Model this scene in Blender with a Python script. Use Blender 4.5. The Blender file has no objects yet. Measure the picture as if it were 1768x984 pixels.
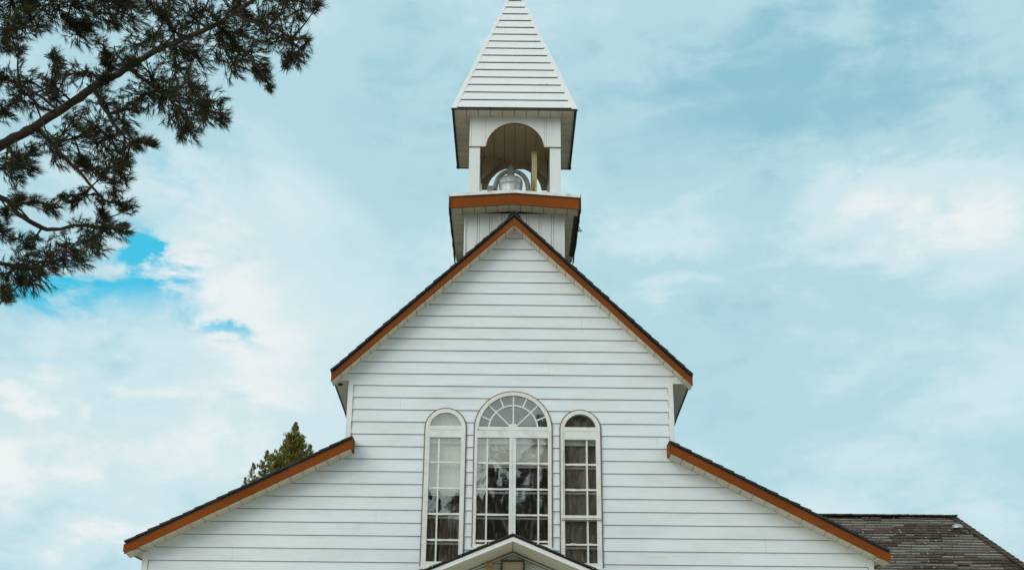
import bpy, bmesh, math, random
from mathutils import Vector, Matrix, noise
S = bpy.context.scene
COL = S.collection
R = math.radians

# ------------------------------------------------------------------ camera
cam_d = bpy.data.cameras.new('camera')
cam = bpy.data.objects.new('camera', cam_d)
COL.objects.link(cam)
cam_d.sensor_width = 36.0
cam_d.lens = 2050.0 / 1768.0 * 36.0
cam_d.clip_start = 0.1
cam_d.clip_end = 2000
_th, _r = R(21.2), 0.010
_f = Vector((0, math.cos(_th), math.sin(_th)))
_x0 = Vector((1, 0, 0))
_u0 = _x0.cross(_f)
_x = _x0 * math.cos(_r) + _u0 * math.sin(_r)
_u = -_x0 * math.sin(_r) + _u0 * math.cos(_r)
cam.matrix_world = Matrix(((_x.x, _u.x, -_f.x, 0.03), (_x.y, _u.y, -_f.y, -17.2), (_x.z, _u.z, -_f.z, 1.6), (0, 0, 0, 1)))
S.camera = cam

# ------------------------------------------------------------------ exposure
S.view_settings.view_transform = 'Standard'
S.view_settings.look = 'None'
S.view_settings.gamma = 1.0
S.view_settings.exposure = 0.0
S.view_settings.use_curve_mapping = False

# ------------------------------------------------------------------ world: sky with broken cloud
SUN_EL, SUN_AZ = 30.0, 224.0          # azimuth clockwise from +Y (behind the camera, a little left)
W = bpy.data.worlds.new('World')
S.world = W
W.use_nodes = True
nt = W.node_tree
nt.nodes.clear()
def N(tree, typ, **kw):
    n = tree.nodes.new(typ)
    for k, v in kw.items():
        setattr(n, k, v)
    return n
def link(tree, a, b):
    tree.links.new(a, b)
def mth(tree, op, a, b=None, c=None, clamp=False):
    n = N(tree, 'ShaderNodeMath', operation=op, use_clamp=clamp)
    for i, v in enumerate((a, b, c)):
        if v is None:
            continue
        if isinstance(v, (int, float)):
            n.inputs[i].default_value = v
        else:
            link(tree, v, n.inputs[i])
    return n.outputs[0]
def mixc(tree, fac, a, b, blend='MIX'):
    n = N(tree, 'ShaderNodeMix', data_type='RGBA', blend_type=blend)
    for s, v in ((0, fac), (6, a), (7, b)):
        if isinstance(v, (int, float)):
            n.inputs[s].default_value = v
        elif isinstance(v, (tuple, list)):
            n.inputs[s].default_value = (*v[:3], 1)
        else:
            link(tree, v, n.inputs[s])
    return n.outputs[2]
def lin(r, g, b):
    f = lambda c: (c / 255 / 12.92) if c / 255 <= .04045 else ((c / 255 + .055) / 1.055) ** 2.4
    return (f(r), f(g), f(b))
def world_sky():
    out = N(nt, 'ShaderNodeOutputWorld')
    bg = N(nt, 'ShaderNodeBackground')
    STR = 0.10
    bg.inputs[1].default_value = STR
    sky = N(nt, 'ShaderNodeTexSky', sky_type='NISHITA', sun_disc=False)
    sky.sun_elevation = R(SUN_EL)
    sky.sun_rotation = R(SUN_AZ)
    tc = N(nt, 'ShaderNodeTexCoord')
    sep = N(nt, 'ShaderNodeSeparateXYZ')
    link(nt, tc.outputs['Generated'], sep.inputs[0])
    az = mth(nt, 'MULTIPLY', mth(nt, 'ARCTAN2', sep.outputs[0], sep.outputs[1]), 57.2958)
    el = mth(nt, 'MULTIPLY', mth(nt, 'ARCSINE', sep.outputs[2]), 57.2958)
    def fbm(scale, detail, rough, sx, sy, off=0.0, dist=0.0):
        mp = N(nt, 'ShaderNodeMapping')
        mp.inputs['Scale'].default_value = (sx, sx, sy)
        mp.inputs['Location'].default_value = (off, off * .7, off * 1.3)
        link(nt, tc.outputs['Generated'], mp.inputs[0])
        n = N(nt, 'ShaderNodeTexNoise')
        n.inputs['Scale'].default_value = scale
        n.inputs['Detail'].default_value = detail
        n.inputs['Roughness'].default_value = rough
        n.inputs['Distortion'].default_value = dist
        link(nt, mp.outputs[0], n.inputs['Vector'])
        return n.outputs['Fac']
    n_big = fbm(3.4, 6, .55, 1, 1.7, 3.1, .2)
    n_mid = fbm(8.5, 8, .58, 1, 1.9, 7.7, .15)
    n_wisp = fbm(15, 7, .58, 1, 2.2, 1.9, .4)
    # warped angular coordinates for the single clouds and gaps
    waz = mth(nt, 'ADD', az, mth(nt, 'MULTIPLY', mth(nt, 'SUBTRACT', n_mid, .5), 13.0))
    wel = mth(nt, 'ADD', el, mth(nt, 'MULTIPLY', mth(nt, 'SUBTRACT', n_wisp, .5), 6.5))
    def blob(a0, e0, ra, re, rot=0.0, soft=1.0):
        da = mth(nt, 'SUBTRACT', waz, a0)
        de = mth(nt, 'SUBTRACT', wel, e0)
        c, s = math.cos(R(rot)), math.sin(R(rot))
        u = mth(nt, 'DIVIDE', mth(nt, 'ADD', mth(nt, 'MULTIPLY', da, c), mth(nt, 'MULTIPLY', de, s)), ra)
        v = mth(nt, 'DIVIDE', mth(nt, 'SUBTRACT', mth(nt, 'MULTIPLY', de, c), mth(nt, 'MULTIPLY', da, s)), re)
        q = mth(nt, 'ADD', mth(nt, 'MULTIPLY', u, u), mth(nt, 'MULTIPLY', v, v))
        return mth(nt, 'EXPONENT', mth(nt, 'MULTIPLY', q, -1.0))
    # cloud brightness 0 (blue-grey base) .. 1 (white)
    t = mth(nt, 'ADD', mth(nt, 'MULTIPLY', mth(nt, 'SUBTRACT', n_big, .5), 1.15), .43)
    t = mth(nt, 'ADD', t, mth(nt, 'MULTIPLY', mth(nt, 'SUBTRACT', n_mid, .5), 1.05))
    t = mth(nt, 'ADD', t, mth(nt, 'MULTIPLY', mth(nt, 'SUBTRACT', n_wisp, .5), .38))
    for (a0, e0, ra, re, g) in CLOUD_TONES:
        t = mth(nt, 'ADD', t, mth(nt, 'MULTIPLY', blob(a0, e0, ra, re), g))
    # whiter towards the left and the horizon
    t = mth(nt, 'ADD', t, mth(nt, 'MULTIPLY', mth(nt, 'SUBTRACT', 18.0, el), .006))
    ramp = N(nt, 'ShaderNodeValToRGB')
    cr = ramp.color_ramp
    cr.interpolation = 'EASE'
    stops = [(0.0, lin(143, 194, 211)), (.42, lin(180, 217, 227)), (.72, lin(206, 230, 236)), (1.0, lin(236, 242, 243))]
    cr.elements[0].position, cr.elements[0].color = stops[0][0], (*stops[0][1], 1)
    cr.elements[1].position, cr.elements[1].color = stops[3][0], (*stops[3][1], 1)
    for p, c in stops[1:3]:
        e = cr.elements.new(p)
        e.color = (*c, 1)
    t = mth(nt, 'ADD', mth(nt, 'MULTIPLY', t, .84), .11)
    link(nt, t, ramp.inputs[0])
    cloud = mixc(nt, 1.0, ramp.outputs[0], (1 / STR,) * 3, 'MULTIPLY')
    # clear gaps: Nishita blue shifted towards the photograph's cyan grade
    clear = mixc(nt, .92, sky.outputs[0], tuple(c / STR for c in lin(66, 200, 234)))
    g = None
    for (a0, e0, ra, re, rot, k) in GAPS:
        b = mth(nt, 'MULTIPLY', blob(a0, e0, ra, re, rot), k)
        g = b if g is None else mth(nt, 'ADD', g, b)
    g = mth(nt, 'MULTIPLY', g, mth(nt, 'ADD', 1.0, mth(nt, 'MULTIPLY', mth(nt, 'SUBTRACT', .47, n_wisp), 4.5)))
    mr = N(nt, 'ShaderNodeMapRange', interpolation_type='SMOOTHSTEP')
    mr.inputs[1].default_value = .05
    mr.inputs[2].default_value = 1.9
    link(nt, g, mr.inputs[0])
    # keep the gaps to their own part of the sky
    col = mixc(nt, mr.outputs[0], cloud, clear)
    # thin bright overcast overhead and on the sun's side (behind the camera)
    back = mth(nt, 'MULTIPLY', mth(nt, 'SUBTRACT', -0.05, sep.outputs[1]), 1.2, None, True)
    back = mth(nt, 'MULTIPLY', back, BACK_GAIN)
    gain = mth(nt, 'ADD', 1.0, back)
    whiten = mth(nt, 'MULTIPLY', mth(nt, 'SUBTRACT', .35, sep.outputs[1]), 1.0, None, True)
    col = mixc(nt, mth(nt, 'MULTIPLY', whiten, .9), col, tuple(c / STR for c in lin(222, 238, 242)))
    vm = N(nt, 'ShaderNodeVectorMath', operation='SCALE')
    link(nt, col, vm.inputs[0])
    link(nt, gain, vm.inputs['Scale'])
    link(nt, vm.outputs[0], bg.inputs[0])
    link(nt, bg.outputs[0], out.inputs[0])
BACK_GAIN = 0.12
CLOUD_TONES = [(17, 29.5, 12, 3.6, -.28), (20, 25, 9, 2.0, .26), (9, 23.5, 5, 1.4, .15), (13, 19.5, 9, 1.8, -.15), (21, 11, 5, 1.5, .15), (-12, 17, 8, 6, .30), (-20, 11.5, 11, 3.5, .38), (-9, 9.5, 7, 5, .25), (-21, 15.2, 5, 1.2, .2), (15, 10, 7, 2.5, .18), (3, 33, 5, 3, .12), (-20, 14, 9, 1.0, -.12), (-13.5, 24, 4.5, 4.5, .35), (-17, 17, 8, 3, .3), (-24, 12, 8, 4, .2), (13, 22.5, 9, 3.0, .2),
               (24, 24, 7, 4, .25), (21, 16, 8, 3, .15), (-6, 28, 5, 4, -.22), (18, 29, 9, 4.5, -.3),
               (7, 33, 6, 3, .18), (7, 18, 6, 6, -.12), (12, 13, 8, 3, -.05), (-22, 27, 6, 4, .1)]
GAPS = [(-20.3, 19.9, 5.4, 1.5, 4, 1.4), (-17.2, 20.6, 3.0, 1.0, -14, 1.1), (-14.0, 18.1, 3.4, .6, -10, 1.1),
        (-23.5, 18.6, 3.0, 1.1, 0, 1.1), (-18.3, 23.6, 1.6, 2.2, 0, .7), (-24, 16.3, 2.8, .7, -6, .6)]
world_sky()

# ------------------------------------------------------------------ sun, veiled by the overcast
sd = bpy.data.lights.new('sun', 'SUN')
sd.energy = 1.45
sd.angle = R(44)
sd.color = (1.0, .96, .90)
sun = bpy.data.objects.new('sun', sd)
COL.objects.link(sun)
_a, _e = R(SUN_AZ), R(SUN_EL)
_d = Vector((math.sin(_a) * math.cos(_e), math.cos(_a) * math.cos(_e), math.sin(_e)))
sun.rotation_euler = _d.to_track_quat('Z', 'Y').to_euler()
sun.location = _d * 60

# ------------------------------------------------------------------ helpers
def tag(o, label=None, cat=None, group=None, kind=None):
    if label: o['label'] = label
    if cat: o['category'] = cat
    if group: o['group'] = group
    if kind: o['kind'] = kind
    return o
def empty(name, loc, label, cat, group=None):
    o = bpy.data.objects.new(name, None)
    o.location = loc
    o.empty_display_size = .3
    COL.objects.link(o)
    return tag(o, label, cat, group)
class MB:
    """collects faces in world coordinates, links them as one mesh"""
    def __init__(s):
        s.v, s.f, s.m = [], [], []
    def poly(s, pts, m=0):
        i = len(s.v)
        s.v += [tuple(p) for p in pts]
        s.f.append(tuple(range(i, i + len(pts))))
        s.m.append(m)
    def prism(s, a, b, m=0):
        """a, b: matching loops"""
        n = len(a)
        i = len(s.v)
        s.v += [tuple(p) for p in a] + [tuple(p) for p in b]
        s.f.append(tuple(range(i + n - 1, i - 1, -1)))
        s.f.append(tuple(range(i + n, i + 2 * n)))
        s.m += [m, m]
        for k in range(n):
            j = (k + 1) % n
            s.f.append((i + k, i + j, i + n + j, i + n + k))
            s.m.append(m)
    def xz(s, pts, y0, y1, m=0):
        s.prism([(x, y0, z) for x, z in pts], [(x, y1, z) for x, z in pts], m)
    def box(s, x0, x1, y0, y1, z0, z1, m=0):
        s.xz([(x0, z0), (x1, z0), (x1, z1), (x0, z1)], y0, y1, m)
    def beam(s, p, q, w, h, m=0, up=(0, 0, 1)):
        p, q = Vector(p), Vector(q)
        d = (q - p).normalized()
        a = d.cross(Vector(up)).normalized() * w / 2
        b = a.normalized().cross(d).normalized() * h / 2
        s.prism([p - a - b, p + a - b, p + a + b, p - a + b], [q - a - b, q + a - b, q + a + b, q - a + b], m)
    def tube(s, pts, rad, n=8, m=0, cap=True):
        pts = [Vector(p) for p in pts]
        if isinstance(rad, (int, float)):
            rad = [rad] * len(pts)
        rings = []
        ref = Vector((0, 0, 1))
        for i, p in enumerate(pts):
            d = (pts[min(i + 1, len(pts) - 1)] - pts[max(i - 1, 0)]).normalized()
            if abs(d.dot(ref)) > .95:
                ref = Vector((1, 0, 0))
            a = d.cross(ref).normalized()
            b = d.cross(a).normalized()
            ref = b.cross(d) if False else ref
            i0 = len(s.v)
            for k in range(n):
                t = 2 * math.pi * k / n
                s.v.append(tuple(p + (a * math.cos(t) + b * math.sin(t)) * rad[i]))
            rings.append(i0)
        for r0, r1 in zip(rings, rings[1:]):
            for k in range(n):
                j = (k + 1) % n
                s.f.append((r0 + k, r0 + j, r1 + j, r1 + k))
                s.m.append(m)
        if cap:
            s.f.append(tuple(rings[0] + k for k in range(n)))
            s.f.append(tuple(rings[-1] + k for k in range(n)))
            s.m += [m, m]
    def lathe(s, prof, c, n=32, m=0):
        """prof: (radius, z)"""
        i0 = len(s.v)
        for r, z in prof:
            for k in range(n):
                t = 2 * math.pi * k / n
                s.v.append((c[0] + r * math.cos(t), c[1] + r * math.sin(t), c[2] + z))
        for a in range(len(prof) - 1):
            for k in range(n):
                j = (k + 1) % n
                s.f.append((i0 + a * n + k, i0 + a * n + j, i0 + (a + 1) * n + j, i0 + (a + 1) * n + k))
                s.m.append(m)
    def build(s, name, mats, parent=None, smooth=False, label=None):
        me = bpy.data.meshes.new(name)
        base = Vector(parent.matrix_world.translation) if parent else Vector((0, 0, 0))
        if parent:
            base = root_loc(parent)
        me.from_pydata([(x - base.x, y - base.y, z - base.z) for x, y, z in s.v], [], s.f)
        if not isinstance(mats, (list, tuple)):
            mats = [mats]
        for mt in mats:
            me.materials.append(mt)
        me.polygons.foreach_set('material_index', s.m)
        if smooth:
            me.polygons.foreach_set('use_smooth', [True] * len(s.f))
        bm = bmesh.new(); bm.from_mesh(me)
        if s.fix:
            bmesh.ops.recalc_face_normals(bm, faces=bm.faces)
        bm.to_mesh(me); bm.free()
        me.update()
        o = bpy.data.objects.new(name, me)
        COL.objects.link(o)
        if parent:
            o.parent = parent
        if label:
            o['label'] = label
        return o
    fix = True
def root_loc(o):
    l = Vector((0, 0, 0))
    while o:
        l += Vector(o.location)
        o = o.parent
    return l

# ------------------------------------------------------------------ materials
def mat(name, base, rough=.6, var=.12, scale=6.0, dirt=None, dirt_amt=0.0, dirt_scale=2.5, metal=0.0, bump=0.0, bump_scale=60, stretch=(1, 1, 1), spec=.5, obj_coord=True):
    m = bpy.data.materials.new(name)
    m.use_nodes = True
    t = m.node_tree
    b = t.nodes['Principled BSDF']
    b.inputs['Roughness'].default_value = rough
    b.inputs['Metallic'].default_value = metal
    b.inputs['Specular IOR Level'].default_value = spec
    tc = N(t, 'ShaderNodeTexCoord')
    mp = N(t, 'ShaderNodeMapping')
    mp.inputs['Scale'].default_value = stretch
    link(t, tc.outputs['Object'], mp.inputs[0])
    n = N(t, 'ShaderNodeTexNoise')
    n.inputs['Scale'].default_value = scale
    n.inputs['Detail'].default_value = 6
    n.inputs['Roughness'].default_value = .6
    link(t, mp.outputs[0], n.inputs['Vector'])
    lo = tuple(max(0, c * (1 - var)) for c in base)
    hi = tuple(min(1, c * (1 + var)) for c in base)
    mr = N(t, 'ShaderNodeMapRange')
    mr.inputs[1].default_value, mr.inputs[2].default_value = .3, .7
    link(t, n.outputs['Fac'], mr.inputs[0])
    col = mixc(t, mr.outputs[0], lo, hi)
    if dirt is not None:
        n2 = N(t, 'ShaderNodeTexNoise')
        n2.inputs['Scale'].default_value = dirt_scale
        n2.inputs['Detail'].default_value = 9
        n2.inputs['Roughness'].default_value = .7
        link(t, mp.outputs[0], n2.inputs['Vector'])
        m2 = N(t, 'ShaderNodeMapRange')
        m2.inputs[1].default_value, m2.inputs[2].default_value = .48, .78
        m2.inputs[4].default_value = dirt_amt
        link(t, n2.outputs['Fac'], m2.inputs[0])
        col = mixc(t, m2.outputs[0], col, dirt)
    link(t, col, b.inputs['Base Color'])
    if bump:
        n3 = N(t, 'ShaderNodeTexNoise')
        n3.inputs['Scale'].default_value = bump_scale
        n3.inputs['Detail'].default_value = 4
        link(t, tc.outputs['Object'], n3.inputs['Vector'])
        bp = N(t, 'ShaderNodeBump')
        bp.inputs['Strength'].default_value = bump
        bp.inputs['Distance'].default_value = .01
        link(t, n3.outputs['Fac'], bp.inputs['Height'])
        link(t, bp.outputs[0], b.inputs['Normal'])
    return m
M = {}
M['siding'] = mat('white_siding', (.725, .78, .80), .5, .05, 3.0, (.46, .42, .34), .34, 1.6, bump=.08, bump_scale=9, stretch=(.5, 1, 2.2))
M['joint'] = mat('siding_joint_dirt_shade', (.31, .25, .18), .9, .35, 3.0, (.35, .28, .2), .5, 2.0)  # joint dirt, its brown also painting in the shadow line under each lap
M['panel'] = mat('white_panel', (.72, .73, .71), .5, .04, 2.0, (.45, .38, .28), .35, 1.8, stretch=(2.0, 2.0, .5))
M['trim'] = mat('white_trim', (.77, .775, .76), .45, .04, 3.0, (.45, .38, .28), .3, 3.0)
M['frame'] = mat('old_window_paint', (.74, .745, .71), .6, .06, 8.0, (.46, .34, .2), .5, 7.0, bump=.35, bump_scale=45)
M['soffit'] = mat('shade_toned_soffit_panel', (.70, .62, .49), .55, .06, 3.0, (.34, .25, .16), .35, 2.5)  # white panels in beige: warm shade under the eaves put into the colour
M['ceiling'] = mat('shade_toned_belfry_boards', (.52, .37, .23), .7, .12, 3.0, (.22, .15, .09), .5, 3.0, stretch=(1, .3, 1))  # brown base carries the shade inside the belfry, the panels being white
M['seam'] = mat('dark_seam', (.07, .052, .036), .9, .3)
M['orange'] = mat('burnt_orange_fascia', (.215, .055, .007), .8, .2, 1.3, (.09, .030, .010), .75, 2.6, spec=.12)
M['canopy_soffit'] = mat('canopy_soffit', (.78, .71, .58), .6, .05, 3.0, (.45, .33, .2), .3, 2.5)
M['drip'] = mat('dark_drip_edge', (.035, .024, .018), .6, .3)
M['shingle'] = mat('dark_shingle', (.035, .032, .03), .95, .45, 14.0, (.075, .06, .045), .4, 5.0, bump=.8, bump_scale=150)
M['rust'] = mat('rusty_channel', (.22, .10, .04), .8, .4, 9.0, (.45, .36, .26), .6, 7.0)
M['flash'] = mat('chalky_flashing', (.78, .77, .72), .5, .06, 6.0, (.2, .12, .06), .75, 9.0)
M['concrete'] = mat('concrete', (.46, .44, .40), .9, .15, 3.0, bump=.3)
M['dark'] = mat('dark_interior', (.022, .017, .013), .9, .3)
M['blind'] = mat('pale_blind', (.82, .79, .70), .8, .05, 2.0, (.5, .46, .38), .3, 4.0)
M['film'] = mat('grey_plastic_film', (.15, .12, .09), .28, .5, 5.0, (.26, .22, .17), .6, 3.0, stretch=(1.5, 1, .7), bump=1.0, bump_scale=7)
M['dusty'] = mat('dusty_film', (.13, .115, .09), .5, .6, 7.0, (.06, .045, .03), .7, 6.0, bump=1.0, bump_scale=9)
M['galv'] = mat('galvanised_metal', (.42, .43, .43), .42, .12, 8.0, (.25, .22, .18), .3, 6.0, metal=.7)
M['bronze'] = mat('silvered_bell_metal', (.64, .66, .64), .42, .15, 5.0, (.25, .23, .18), .5, 7.0, metal=.6, stretch=(.4, .4, 3))
M['iron'] = mat('grey_painted_iron', (.33, .30, .25), .55, .15, 9.0, (.25, .13, .06), .5, 8.0)
M['rope'] = mat('yellow_rope', (.50, .36, .05), .8, .15, 30.0)
M['yellow'] = mat('yellow_box_paint', (.55, .38, .10), .5, .08, 9.0)
M['bark'] = mat('pine_bark', (.055, .036, .024), .95, .4, 14.0, bump=1.0, bump_scale=40)
M['metal_dark'] = mat('dark_bronze_frame', (.10, .065, .04), .5, .2, 12.0)
M['lens'] = mat('frosted_lens', (.60, .54, .42), .4, .08, 5.0, (.4, .3, .2), .3, 5)
M['brick'] = mat('tan_brick', (.32, .24, .17), .9, .15, 4.0)
M['door'] = mat('brown_door_paint', (.16, .07, .03), .5, .1, 4.0)

def glass_mat():
    m = bpy.data.materials.new('old_window_glass')
    m.use_nodes = True
    t = m.node_tree
    t.nodes.clear()
    o = N(t, 'ShaderNodeOutputMaterial')
    gl = N(t, 'ShaderNodeBsdfGlossy')
    gl.inputs['Roughness'].default_value = .012
    gl.inputs['Color'].default_value = (.95, .97, .93, 1)
    tr = N(t, 'ShaderNodeBsdfTransparent')
    tr.inputs['Color'].default_value = (.98, .985, .96, 1)
    df = N(t, 'ShaderNodeBsdfDiffuse')
    df.inputs['Color'].default_value = (.42, .38, .30, 1)
    tc = N(t, 'ShaderNodeTexCoord')
    n = N(t, 'ShaderNodeTexNoise')
    n.inputs['Scale'].default_value = 2.6
    n.inputs['Detail'].default_value = 2
    link(t, tc.outputs['Object'], n.inputs['Vector'])
    mp = N(t, 'ShaderNodeMapping')
    mp.inputs['Rotation'].default_value = (0, R(28), 0)
    mp.inputs['Scale'].default_value = (1.2, 1, 5)
    link(t, tc.outputs['Object'], mp.inputs[0])
    n2 = N(t, 'ShaderNodeTexNoise')
    n2.inputs['Scale'].default_value = 9
    n2.inputs['Detail'].default_value = 3
    link(t, mp.outputs[0], n2.inputs['Vector'])
    h = mth(t, 'ADD', n.outputs['Fac'], mth(t, 'MULTIPLY', n2.outputs['Fac'], .035))
    bp = N(t, 'ShaderNodeBump')
    bp.inputs['Strength'].default_value = 1.0
    bp.inputs['Distance'].default_value = .0022
    link(t, h, bp.inputs['Height'])
    link(t, bp.outputs[0], gl.inputs['Normal'])
    # streaks of dust and old plastic
    mp2 = N(t, 'ShaderNodeMapping')
    mp2.inputs['Rotation'].default_value = (0, R(-20), 0)
    mp2.inputs['Scale'].default_value = (7, 1, 1.6)
    link(t, tc.outputs['Object'], mp2.inputs[0])
    n3 = N(t, 'ShaderNodeTexNoise')
    n3.inputs['Scale'].default_value = 3.0
    n3.inputs['Detail'].default_value = 8
    n3.inputs['Roughness'].default_value = .68
    link(t, mp2.outputs[0], n3.inputs['Vector'])
    mr = N(t, 'ShaderNodeMapRange')
    mr.inputs[1].default_value, mr.inputs[2].default_value = .50, .80
    mr.inputs[3].default_value, mr.inputs[4].default_value = .02, .42
    link(t, n3.outputs['Fac'], mr.inputs[0])
    lw = N(t, 'ShaderNodeLayerWeight')
    lw.inputs[0].default_value = .5
    a = N(t, 'ShaderNodeMixShader')
    fac = mth(t, 'ADD', .19, mth(t, 'MULTIPLY', lw.outputs['Fresnel'], .3))
    link(t, fac, a.inputs[0])
    link(t, tr.outputs[0], a.inputs[1])
    link(t, gl.outputs[0], a.inputs[2])
    b = N(t, 'ShaderNodeMixShader')
    link(t, mr.outputs[0], b.inputs[0])
    link(t, a.outputs[0], b.inputs[1])
    link(t, df.outputs[0], b.inputs[2])
    link(t, b.outputs[0], o.inputs[0])
    return m
M['glass'] = glass_mat()
def leaf_mat(name, c1, c2, rough=.6, sub=.25):
    m = bpy.data.materials.new(name)
    m.use_nodes = True
    t = m.node_tree
    b = t.nodes['Principled BSDF']
    b.inputs['Roughness'].default_value = rough
    g = N(t, 'ShaderNodeNewGeometry')
    col = mixc(t, g.outputs['Random Per Island'], c1, c2)
    link(t, col, b.inputs['Base Color'])
    tl = N(t, 'ShaderNodeBsdfTranslucent')
    link(t, col, tl.inputs['Color'])
    mx = N(t, 'ShaderNodeMixShader')
    mx.inputs[0].default_value = sub
    link(t, b.outputs[0], mx.inputs[1])
    link(t, tl.outputs[0], mx.inputs[2])
    link(t, mx.outputs[0], t.nodes['Material Output'].inputs[0])
    return m
M['needle'] = leaf_mat('pine_needles', (.022, .027, .008), (.095, .095, .024), .55, .3)
M['spruce'] = leaf_mat('spruce_foliage', (.085, .085, .015), (.30, .26, .05), .7, .2)
M['far_tree'] = leaf_mat('dark_conifer_foliage', (.03, .035, .018), (.07, .075, .035), .8, .1)

# ================================================================== SETTING
def ground():
    m = bpy.data.materials.new('worn_lawn_and_gravel')
    m.use_nodes = True
    t = m.node_tree
    b = t.nodes['Principled BSDF']
    b.inputs['Roughness'].default_value = .95
    tc = N(t, 'ShaderNodeTexCoord')
    n1 = N(t, 'ShaderNodeTexNoise'); n1.inputs['Scale'].default_value = .12; n1.inputs['Detail'].default_value = 8
    n2 = N(t, 'ShaderNodeTexNoise'); n2.inputs['Scale'].default_value = 9; n2.inputs['Detail'].default_value = 8
    link(t, tc.outputs['Object'], n1.inputs['Vector']); link(t, tc.outputs['Object'], n2.inputs['Vector'])
    ga = mixc(t, n2.outputs['Fac'], (.07, .075, .025), (.17, .15, .06))
    gb = mixc(t, n2.outputs['Fac'], (.20, .165, .115), (.34, .29, .21))
    mr = N(t, 'ShaderNodeMapRange'); mr.inputs[1].default_value, mr.inputs[2].default_value = .42, .56
    link(t, n1.outputs['Fac'], mr.inputs[0])
    link(t, mixc(t, mr.outputs[0], ga, gb), b.inputs['Base Color'])
    mb = MB(); mb.poly([(-600, -600, 0), (600, -600, 0), (600, 600, 0), (-600, 600, 0)])
    tag(mb.build('ground', m), kind='structure')
    mb = MB()
    mb.poly([(-14, -19, .004), (14, -19, .004), (11, -1.2, .004), (-11, -1.2, .004)])  # unseen gravel, made wide and pale to bounce light up to the soffits
    mb.poly([(-60, -26, .004), (60, -26, .004), (60, -19.004, .004), (-60, -19.004, .004)])
    gm = mat('bounce_gravel', (.46, .40, .31), .95, .2, 25.0, bump=.5)
    tag(mb.build('path', gm), kind='structure')
ground()

# ================================================================== CHURCH
church = empty('church', (0, 0, 0), 'white clapboard church with orange trim, arched windows and an open bell tower', 'church')
CZ = lambda k: 4.023 + .18637 * k          # butt line of siding course k
CH = .18637
def lap(mb, z0, z1, xr, place, cut=None, sub=1, exact=None):
    """lap siding between z0 and z1. xr(z)->(xl,xr) or None; place(x, out, z)->xyz; cut(z)->list of (a,b)"""
    k0 = int(math.floor((z0 - 4.023) / CH + 1e-6))
    k = k0
    while CZ(k) < z1 - 1e-6:
        a, b = CZ(k), CZ(k + 1)
        lo, hi = max(a, z0), min(b, z1)
        if exact:
            cuts_z = sorted({lo, hi, *[q for q in exact if lo < q < hi]})
        else:
            cuts_z = [lo, hi]
        fine = []
        for p, q in zip(cuts_z, cuts_z[1:]):
            n = sub if (cut and (cut((p + q) / 2) or cut(p) or cut(q))) else 1
            fine += [(p + (q - p) * i / n, p + (q - p) * (i + 1) / n) for i in range(n)]
        g = .0062
        for p, q in fine:
            segs = []
            mid = (p + q) / 2
            base = xr(mid)
            if base is None or base[1] - base[0] < .01:
                base2 = None
            rl, rh = xr(p + 1e-4), xr(q - 1e-4)
            if rl is None or rh is None:
                continue
            iv = [(rl[0], rl[1], rh[0], rh[1])]
            if cut:
                for c0, c1 in cut(mid):
                    nv = []
                    for A in iv:
                        if c1 <= min(A[0], A[2]) or c0 >= max(A[1], A[3]):
                            nv.append(A); continue
                        if c0 > A[0]: nv.append((A[0], c0, A[2], c0))
                        if c1 < A[1]: nv.append((c1, A[1], c1, A[3]))
                    iv = nv
            def out(z):
                return .018 - .014 * (z - a) / CH
            for (l0, r0, l1, r1) in iv:
                if r0 - l0 < .004 and r1 - l1 < .004:
                    continue
                P = place
                top_is = abs(q - b) < 1e-6
                qq = q - g if top_is else q
                mb.poly([P(l0, out(p), p), P(r0, out(p), p), P(r1, out(qq), qq), P(l1, out(qq), qq)], 0)
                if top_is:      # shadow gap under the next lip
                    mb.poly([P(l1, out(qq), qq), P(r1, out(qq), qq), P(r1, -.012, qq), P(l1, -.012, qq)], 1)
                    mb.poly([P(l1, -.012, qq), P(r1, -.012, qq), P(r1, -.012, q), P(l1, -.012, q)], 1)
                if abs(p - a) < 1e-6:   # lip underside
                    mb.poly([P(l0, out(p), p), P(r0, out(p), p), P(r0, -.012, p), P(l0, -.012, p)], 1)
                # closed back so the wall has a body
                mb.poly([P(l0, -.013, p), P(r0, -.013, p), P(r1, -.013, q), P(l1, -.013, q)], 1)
        k += 1
WIN = [  # centre x, half width, spring z, bottom z
    (-.932, .302, 5.975, 3.96), (.069, .572, 5.972, 4.24), (1.063, .298, 5.972, 3.96)]
def wcut(z):
    r = []
    for cx, hw, sp, bt in WIN:
        w = hw - .018
        if bt - .05 < z <= sp:
            r.append((cx - w, cx + w))
        elif sp < z < sp + w:
            d = math.sqrt(max(0, w * w - (z - sp) ** 2))
            r.append((cx - d, cx + d))
    if z < 2.85:
        r.append((-.95, 1.05))
    return r
def facade_x(z):
    if z < 4.12:
        return (-5.12, 5.15)
    if z < 5.60:
        return (-2.26 - (5.616 - z) / .4965, 2.354 + (5.590 - z) / .506)
    if z < 6.70:
        return (-2.335, 2.385)
    d = (9.212 - z) / .952
    return (.05 - d, .05 + d) if d > 0 else None
mb = MB()
mb.fix = False
lap(mb, .55, 9.2118, facade_x, lambda x, o, z: (x, -o, z), wcut, 10, exact=(4.12, 5.6, 6.70, 2.85, 5.972, 5.975, 3.91, 4.19))
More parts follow.
